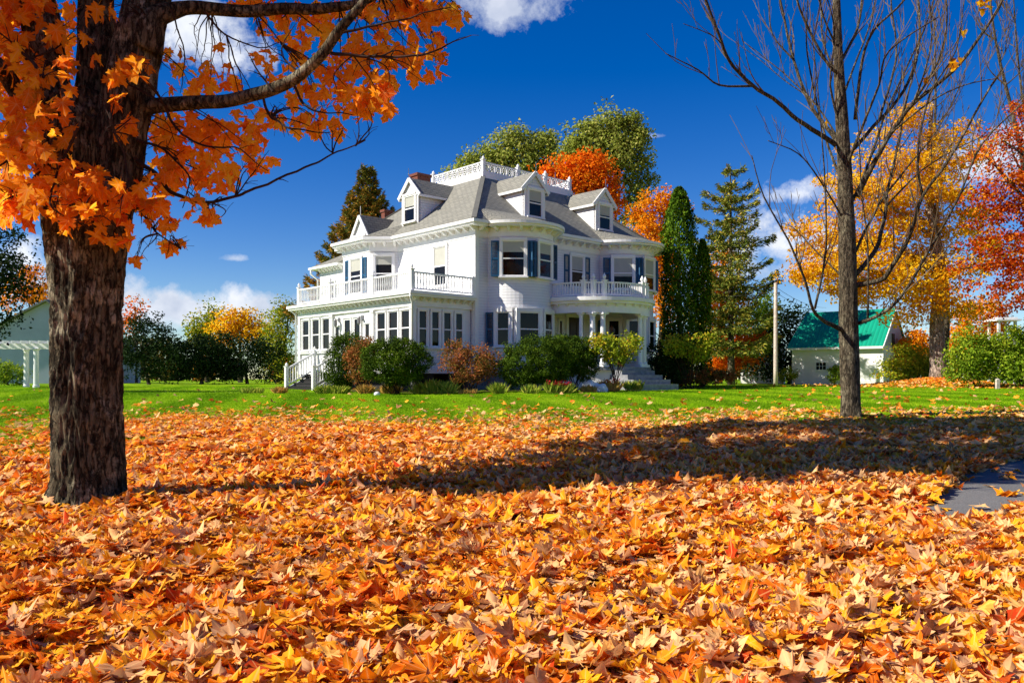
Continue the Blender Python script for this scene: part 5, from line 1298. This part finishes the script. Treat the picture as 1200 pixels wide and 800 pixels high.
# tufts and flowers along the bed
def tuft(name, label, px, py, wpx, hpx, mat, n=120, seed=0, flower=None, cat='plant'):
    Y = 27.6+abs(px-600)*.008 if px < 690 else 29.2+(px-690)*.05
    b = G(px, Y); root = empty(name, b, label, cat); off = tuple(b); r = np.random.default_rng(seed); s = Y/F
    W = wpx*s; H = hpx*s*1.2
    p = np.stack([b.x+r.uniform(-W, W, n)*.7, b.y+r.uniform(-W, W, n)*.4, np.full(n, b.z)], 1)
    tp = np.stack([r.normal(0, .45, n)+(p[:, 0]-b.x)/W*.5, r.normal(0, .4, n), np.ones(n)], 1)
    scatter('leaves', T_BLADE, p, np.stack([r.normal(0, .6, n), -np.ones(n), r.uniform(0, .5, n)], 1), tp, H*r.uniform(.5, 1.15, n), np.clip(r.normal(.5, .25, n), 0, 1), mat, root, off)
    if flower:
        k = 70; c = np.stack([b.x+r.uniform(-W, W, k)*.8, b.y+r.uniform(-W, W, k)*.4, b.z+H*r.uniform(.7, 1.05, k)], 1)
        scatter('flowers', T_Q, c, rdir(k), rdir(k), r.uniform(.05, .10, k), r.uniform(0, 1, k), flower, root, off)
for i, (nm, lab, px, w, h, mt_, fl_) in enumerate((
    ('iris_clump', 'green strap leaves beside the foot of the side stairs', 380, 12, 10, M_IRIS, None), ('iris_clump', 'pale green blades under the loose dark yew', 398, 10, 9, M_IRIS, None),
    ('grass_tuft', 'straw coloured tuft under the russet shrub by the yews', 428, 9, 10, M_DRY, None), ('grass_tuft', 'dry orange tuft in front of the rounded yew', 458, 14, 10, M_DRY, None),
    ('iris_clump', 'upright yellowing iris blades right of the rounded yew', 508, 12, 15, M_IRIS, None), ('iris_clump', 'short pale blades left of the red brown bush', 492, 9, 11, M_IRIS, None),
    ('iris_clump', 'yellow green iris fan before the white skirting', 525, 9, 13, M_IRIS, None), ('grass_tuft', 'low straw tuft in front of the red brown bush', 548, 14, 6, M_DRY, None),
    ('green_plant', 'small green plant right of the red brown bush', 584, 8, 12, M_IRIS, None), ('flower_clump', 'crimson flowers before the large spreading yew', 650, 12, 12, M_IRIS, M_FLR),
    ('iris_clump', 'pale blades at the front of the large spreading yew', 622, 10, 10, M_IRIS, None), ('flower_clump', 'crimson flowers and blades left of the portico steps', 664, 8, 11, M_IRIS, M_FLR),
    ('grass_tuft', 'tawny grass tuft left of the portico steps', 715, 14, 12, M_DRY, M_FLR), ('iris_clump', 'green blades at the foot of the portico steps', 742, 12, 11, M_IRIS, None), ('grass_tuft', 'low dry tuft under the dark yew by the portico', 690, 10, 8, M_DRY, None),
    ('grass_tuft', 'yellow tuft left of the side stairs', 328, 8, 8, M_DRY, None), ('green_plant', 'low green plants at the far left end of the bed', 296, 16, 7, M_IRIS, None))):
    tuft(nm, lab, px, 450, w, h, mt_, 230, 100+i, fl_)
# potted chrysanthemum
def mum(px, py, Y, lab, z):
    c = P(px, py, Y); c.z = z; root = empty('potted_flowers', c, lab, 'potted plant'); off = tuple(c)
    m = MB(); m.lathe(c.x, c.y, [(.11, c.z), (.17, c.z+.24), (.185, c.z+.24), (.185, c.z+.29), (.15, c.z+.28)], 14); m.build('pot', M_TERRA, root, off=off, smooth=False)
    crown(root, off, [(np.array([c.x, c.y, c.z+.42]), np.array([.27, .27, .2]))], 900, .07, M_MUM, .05, .7, 20, 5, name='blooms')
wm = toworld(PC.x-.85, -3.45); mum(600+F*wm.x/wm.y, 430, wm.y, 'pot of dark purple flowers at the top of the portico steps', 2.0 if False else 2.0)
wm = toworld(PC.x-1.9, -2.4); mum(600+F*wm.x/wm.y, 430, wm.y, 'small pot of flowers on the portico floor behind the yellow green shrub', 2.0)
# ---------------------------------------------------------------- barn, outbuildings, pole
def building(name, label, O_, rz, cat='building'):
    return empty(name, O_, label, cat, rz)
bY = 52.0; s = bY/F
bo = G(928, bY); bo.z -= .02
barn = building('barn', 'small white barn with bright green metal roof behind the bare tree', bo, math.radians(-41), 'barn')
W = 5.5; D = 4.3; Hh = (HY-407)/F*bY+EYE-bo.z; RH = (407-370)/F*bY*1.10
m = MB(); m.box(0, W, 0, D, -.1, Hh); m.build('wall', M_WHITE2, barn)
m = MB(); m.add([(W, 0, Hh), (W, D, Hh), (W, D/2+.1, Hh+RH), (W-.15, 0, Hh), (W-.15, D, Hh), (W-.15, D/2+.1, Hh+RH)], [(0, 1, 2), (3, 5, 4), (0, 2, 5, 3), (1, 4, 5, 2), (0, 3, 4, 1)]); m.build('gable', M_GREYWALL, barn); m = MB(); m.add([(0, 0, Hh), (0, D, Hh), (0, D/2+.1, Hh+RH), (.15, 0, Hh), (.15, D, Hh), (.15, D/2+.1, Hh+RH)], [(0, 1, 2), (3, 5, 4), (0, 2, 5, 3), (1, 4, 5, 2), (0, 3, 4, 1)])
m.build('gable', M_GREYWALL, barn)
m = MB()
for sgn, y0, y1 in ((1, -.3, D/2), (-1, D+.3, D/2)):
    a4 = [(-.25, y0, Hh-.12), (W+.1, y0, Hh-.12), (W+.1, y1, Hh+RH+.05), (.1, y1, Hh+RH+.05)]
    m.hexa(a4+[(x, y, z+.06) for x, y, z in a4])
m.build('roof', M_GROOF, barn)
m = MB(); m.box(-.2, W+.08, -.32, -.27, Hh-.2, Hh-.06); m.bar((W+.11, -.3, Hh-.12), (W+.11, D/2, Hh+RH), .05, .14); m.build('trim', M_WHITE2, barn)
wx = 1.55
m = MB(); m.box(wx-.05, wx+.65, -.05, 0, .88, .93); m.box(wx-.05, wx+.65, -.05, 0, 1.37, 1.42); m.box(wx-.05, wx, -.05, 0, .93, 1.37); m.box(wx+.6, wx+.65, -.05, 0, .93, 1.37)
for i in (1, 2): m.box(wx+.2*i-.012, wx+.2*i+.012, -.045, 0, .93, 1.37)
m.box(wx, wx+.6, -.04, 0, 1.14, 1.16)
w_ = m.build('window', M_WHITE2, barn); m = MB(); m.box(wx, wx+.6, -.02, .01, .93, 1.37); m.build('pane', M_GLASS, w_)
m = MB(); m.box(W-.0, W+.04, 1.6, 2.1, Hh-.1, Hh+.75); m.build('gable_vent', M_DARK, barn)
# small white shed left of the pole
so = G(868, 60)
shed = building('shed', 'small white gabled shed half hidden left of the utility pole', so, math.radians(-20), 'shed')
m = MB(); hz_ = 1.2; m.add([(0, 0, -.1), (3.0, 0, -.1), (3.0, 3, -.1), (0, 3, -.1), (0, 0, hz_), (3.0, 0, hz_+1.5), (3.0, 3, hz_+1.5), (0, 3, hz_)], [(0, 3, 2, 1), (0, 1, 5, 4), (1, 2, 6, 5), (2, 3, 7, 6), (3, 0, 4, 7), (4, 5, 6, 7)])
m.build('wall', M_WHITE2, shed)
m = MB(); a4 = [(-.3, -.25, hz_-.1), (3.05, -.25, hz_+1.6), (3.05, 3.2, hz_+1.6), (-.3, 3.2, hz_-.1)]; m.hexa(a4+[(x, y, z+.1) for x, y, z in a4]); m.build('roof', M_ROOF, shed, uvroof=True)
# house far left + its chimneyless gable
ho = G(-60, 58)
oh = building('outbuilding', 'white gabled outbuilding with grey roof behind the pergola at far left', ho, math.radians(8), 'building')
W = 10.5; He = (HY-392)/F*58+EYE-ho.z; Rp = (HY-352)/F*58+EYE-ho.z
m = MB(); m.add([(0, 0, -.2), (W, 0, -.2), (W, 8, -.2), (0, 8, -.2), (0, 0, He-1.2), (W, 0, He-1.2), (W, 8, He-1.2), (0, 8, He-1.2), (W*.62, 0, Rp), (W*.62, 8, Rp)], [(0, 3, 2, 1), (0, 1, 5, 8, 4), (1, 2, 6, 5), (2, 3, 7, 9, 6), (3, 0, 4, 7), (4, 8, 9, 7), (5, 6, 9, 8)])
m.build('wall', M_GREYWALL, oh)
m = MB()
for (x0, z0_, x1, z1_) in ((-.4, He-1.45, W*.62, Rp), (W+.4, He-1.55, W*.62, Rp)):
    a4 = [(x0, -.35, z0_), (x1, -.35, z1_), (x1, 8.3, z1_), (x0, 8.3, z0_)]; m.hexa([(x, y, z+.02) for x, y, z in a4]+[(x, y, z+.16) for x, y, z in a4])
m.build('roof', M_ROOF, oh, uvroof=True)
# pergola
pY = 40; po = G(-10, pY); per_ = empty('pergola', po, 'white garden pergola with round posts at the far left', 'pergola', math.radians(0))
def L_(px, Y=pY): return (px-600)/F*Y-po.x
zt = (HY-409)/F*pY+EYE-po.z; zt2 = (HY-401)/F*pY+EYE-po.z
for (px, yy) in ((31, 0), (55, -.9), (-12, 0), (8, -.9), (78, 0), (100, -.9)):
    m = MB(); m.lathe(L_(px), yy, [(.15, -.05), (.15, .08), (.12, .1), (.115, zt-.1), (.15, zt-.06), (.15, zt)], 14); m.build('post', M_WHITE, per_)
m = MB()
for yy in (0, -.9): m.box(L_(-40), L_(104), yy-.05, yy+.05, zt+.001, zt+.22)
m.build('beam', M_WHITE, per_)
m = MB()
x = L_(-38)
while x < L_(104): m.box(x-.03, x+.03, -1.3, .4, zt+.221, zt2+.03); x += .42
m.build('slats', M_WHITE, per_)
# utility pole
uY = 47; ub_ = G(909, uY); up = empty('utility_pole', ub_, 'bare weathered wooden utility pole left of the barn', 'utility pole')
ht = P(909, 331, uY).z-ub_.z
m = MB(); m.lathe(0, 0, [(.13, -.1), (.125, 1), (.10, ht-.02), (.09, ht)], 12); m.build('pole', M_POLE, up, smooth=True)
m = MB(); m.tube([(.12, 0, ht-.6), (.2, 0, ht-.6)], .03, 6); m.lathe(.2, 0, [(.03, ht-.66), (.05, ht-.62), (.03, ht-.54)], 8); m.build('insulator', M_METAL, up)
m = MB()
for dz in (-.55, -.25):
    A = Vector((.0, 0, ht+dz)); B = Vector((-11.5, 9, ht+dz+.6)); m.tube([A.lerp(B, t)-Vector((0, 0, 1.2*4*t*(1-t)*.25)) for t in np.linspace(0, 1, 12)], .011, 4)
    B = Vector((9, 16, ht+dz+.2)); m.tube([A.lerp(B, t)-Vector((0, 0, 1.2*4*t*(1-t)*.25)) for t in np.linspace(0, 1, 12)], .011, 4)
m.build('cable', M_WIRE, up)
# little white birdhouse-like cupola behind the thicket, and marker post
b = G(1180, 50); cup = empty('garden_gazebo', b, 'white roofed garden structure peeping above the thicket at the right edge', 'gazebo')
z = P(1180, 374, 50).z-b.z
m = MB()
for x in (-.5, .5):
    for yv in (0, 1.0): m.box(x-.07, x+.07, yv-.07, yv+.07, 0, z-.1)
m.build('post', M_WHITE, cup); m = MB(); m.box(-.75, .75, -.25, 1.25, z-.1, z); m.box(-.6, .6, -.1, 1.1, z+.001, z+.12); m.build('roof', M_WHITE, cup)
b = G(1169, 36); mp_ = MB(); mp_.box(-.07, .07, -.06, .06, -.05, .42); mp_.add([(-.07, -.06, .42), (.07, -.06, .42), (.07, .06, .42), (-.07, .06, .42), (0, 0, .47)], [(0, 1, 4), (1, 2, 4), (2, 3, 4), (3, 0, 4)])
o = mp_.build('marker_post', M_POLE); o.location = b; tag(o, 'short pale wooden post in the grass before the right thicket', 'post')
# white stones by the yew
for i, (px, py, r_) in enumerate(((553-110, 449, .10), (690, 440, .22), (703, 441, .2))):
    pass
def rock(px, Y, r, lab, seed):
    b = G(px, Y); bm = bmesh.new(); bmesh.ops.create_icosphere(bm, subdivisions=3, radius=r)
    for v in bm.verts: v.co = v.co*(1+.35*noise.noise(v.co*4+Vector((seed, 0, 0)))); v.co.z *= .75
    me = bpy.data.meshes.new('rock'); bm.to_mesh(me); bm.free(); o = link('garden_rock', me, M_WHITE2); o.location = b+Vector((0, 0, r*.45)); tag(o, lab, 'rock')
rock(692, 30.1, .34, 'larger whitish rock beneath the dark yew by the portico', 1); rock(704, 30.0, .25, 'smaller whitish rock next to the larger one by the portico', 5); rock(442, 27.6, .10, 'small white stone at the bed edge below the yews', 9)
# distant woods: one far mass
wp = []; sz = []
r = np.random.default_rng(77)
for i in range(150):
    a_ = r.uniform(-.85, .85); Yd = r.uniform(105, 150); x = a_*Yd; h = r.uniform(4, 8.5)*(1 if abs(a_) > .25 else .6)
    if -.42 < a_ < -.22: h *= .75
    if .28 < a_ < .38: h *= .55
    k = 260; d = r.normal(size=(k, 3)); d /= np.linalg.norm(d, axis=1, keepdims=True)
    q = np.array([x, Yd, 1.2+h*.5])+d*np.array([h*.45, h*.4, h*.5])*r.uniform(.7, 1.05, (k, 1)); wp.append(np.concatenate([q, np.full((k, 1), r.uniform(0, 1))], 1))
wp = np.concatenate(wp); k = len(wp)
M_WOOD = mat_leaf('distant_woods_leaf', [(0, (0.02, 0.045, 0.012)), (0.35, (0.06, 0.09, 0.02)), (0.6, (0.25, 0.16, 0.02)), (0.85, (0.5, 0.2, 0.02)), (1, (0.45, 0.08, 0.02))], .3, clump=(.05, .1))
o = scatter('distant_woods', T_Q, wp[:, :3], rdir(k), rdir(k), r.uniform(.5, .95, k), wp[:, 3]*.85+r.uniform(0, .15, k), M_WOOD); tag(o, 'low band of autumn woods on the horizon behind everything', 'woods', kind='stuff')
# off-frame tree whose shadow crosses the lawn at the left edge
b = Vector((-16.5, 13.2, gz(-16.5, 13.2)))

# ---------------------------------------------------------------- light, sky, camera
w = bpy.data.worlds.new('World'); scene.world = w; w.use_nodes = True; nt = w.node_tree; nt.nodes.clear(); L = nt.links
out = nt.nodes.new('ShaderNodeOutputWorld'); bg = nt.nodes.new('ShaderNodeBackground'); L.new(bg.outputs[0], out.inputs[0])
SKYS = 0.078; bg.inputs[1].default_value = SKYS
sky = nt.nodes.new('ShaderNodeTexSky'); sky.sky_type = 'NISHITA'; sky.sun_disc = False; sky.sun_elevation = SUN_EL
sky.sun_rotation = math.atan2(SUN_DIR.x, SUN_DIR.y) % (2*PI); sky.altitude = 800; sky.air_density = 1.0; sky.dust_density = 0.1; sky.ozone_density = 3.0
hs = nt.nodes.new('ShaderNodeHueSaturation'); hs.inputs['Hue'].default_value = 0.519; hs.inputs['Saturation'].default_value = 1.46; hs.inputs['Value'].default_value = 1.0; L.new(sky.outputs[0], hs.inputs['Color'])
tc = nt.nodes.new('ShaderNodeTexCoord'); nrmz = nt.nodes.new('ShaderNodeVectorMath'); nrmz.operation = 'NORMALIZE'; L.new(tc.outputs['Generated'], nrmz.inputs[0])
D = nrmz.outputs[0]
nz = tex(nt, 22, 9, D, 0.66); nz2 = tex(nt, 5, 4, D, 0.55)
def vdot(v, vec):
    n = nt.nodes.new('ShaderNodeVectorMath'); n.operation = 'DOT_PRODUCT'; L.new(v, n.inputs[0]); n.inputs[1].default_value = vec; return n.outputs['Value']
def mth(op, a_, b_=None, clamp=False):
    n = nt.nodes.new('ShaderNodeMath'); n.operation = op; n.use_clamp = clamp
    for i, x in enumerate((a_, b_)):
        if x is None: continue
        if isinstance(x, bpy.types.NodeSocket): L.new(x, n.inputs[i])
        else: n.inputs[i].default_value = x
    return n.outputs[0]
mask = None
for (px, py, rx, ry, op) in ((232, 55, 72, 46, 1.0), (205, 30, 40, 26, .9), (590, 12, 58, 34, .75), (275, 303, 14, 6, .55), (190, 362, 60, 24, 1.0), (290, 362, 62, 20, 1.0), (240, 372, 110, 20, .9), (928, 228, 46, 22, .8), (915, 288, 78, 40, 1.0), (880, 318, 80, 26, .6), (1165, 190, 60, 34, .9), (30, 305, 26, 26, .9), (10, 340, 40, 30, .9), (150, 350, 40, 22, 1.0), (765, 160, 16, 4, .3), (420, 372, 60, 16, .5)):
    c = Vector((px-600, F, HY-py)).normalized(); rgt = Vector((c.y, -c.x, 0)).normalized(); up_ = rgt.cross(c)
    x = mth('MULTIPLY', vdot(D, tuple(rgt)), F/rx); y = mth('MULTIPLY', vdot(D, tuple(up_)), F/ry)
    y = mth('MULTIPLY', y, mth('ADD', 1.0, mth('MULTIPLY', mth('LESS_THAN', y, 0), .8)))
    r2 = mth('SQRT', mth('ADD', mth('MULTIPLY', x, x), mth('MULTIPLY', y, y)))
    r2 = mth('ADD', r2, mth('MULTIPLY', mth('SUBTRACT', nz.outputs[0], .5), -3.4)); r2 = mth('ADD', r2, mth('MULTIPLY', mth('SUBTRACT', nz2.outputs[0], .5), -1.0))
    k_ = mth('MULTIPLY', maprange(nt, r2, 1.05, .25), op)
    k_ = mth('MULTIPLY', k_, mth('GREATER_THAN', vdot(D, tuple(c)), .5))
    mask = k_ if mask is None else mth('MAXIMUM', mask, k_)
nz3 = tex(nt, 9, 5, D, 0.6)
cc = mixc(nt, maprange(nt, nz3.outputs[0], .35, .65), (4.6, 5.2, 6.4), (8.6, 8.8, 9.2))
L.new(mixc(nt, mask, hs.outputs[0], cc), bg.inputs[0])

sun = bpy.data.lights.new('sun', 'SUN'); sun.energy = 4.8; sun.angle = math.radians(.53); sun.color = (1.0, .93, .82)
so_ = bpy.data.objects.new('sun', sun); COL.objects.link(so_); so_.location = (0, 0, 40); so_.rotation_euler = SUN_DIR.to_track_quat('Z', 'Y').to_euler()
cam = bpy.data.cameras.new('camera'); cam.sensor_width = 36; cam.lens = F/1200*36; cam.shift_y = (HY-400)/1200; cam.clip_end = 4000; cam.clip_start = .05
co_ = bpy.data.objects.new('camera', cam); COL.objects.link(co_); co_.location = (0, 0, EYE); co_.rotation_euler = (PI/2, 0, 0); scene.camera = co_
vs_ = scene.view_settings; vs_.view_transform = 'Standard'; vs_.look = 'None'; vs_.exposure = 0.70; vs_.gamma = 1; vs_.use_curve_mapping = False
scene.render.resolution_x = 1024; scene.render.resolution_y = 682
scene.cycles.max_bounces = 5; scene.cycles.transparent_max_bounces = 4

# repeats of a kind share a group
GRP = {'poplar_tree': 'poplars behind the house', 'orange_maple_tree': 'orange maples in the background', 'yellow_tree': 'yellow trees beyond the hedge', 'evergreen_bush': 'dark bushes of the left hedge', 'columnar_cedar': 'columnar cedars beside the house',
       'yew_shrub': 'yews along the house', 'russet_shrub': 'russet shrubs along the house', 'green_shrub': 'bushes by the barn', 'thicket_shrub': 'thicket around the yellow maple', 'orange_thicket': 'orange undergrowth by the yellow maple',
       'iris_clump': 'iris clumps in the garden bed', 'grass_tuft': 'dry tufts in the garden bed', 'green_plant': 'green plants in the garden bed', 'flower_clump': 'crimson flower clumps in the garden bed', 'potted_flowers': 'flower pots on the portico',
       'garden_rock': 'whitish rocks in the garden bed', 'bare_tree': 'leafless trees on the right'}
for o in bpy.data.objects:
    if o.parent is None and 'label' in o:
        k = o.name.split('.')[0]
        if k in GRP: o['group'] = GRP[k]
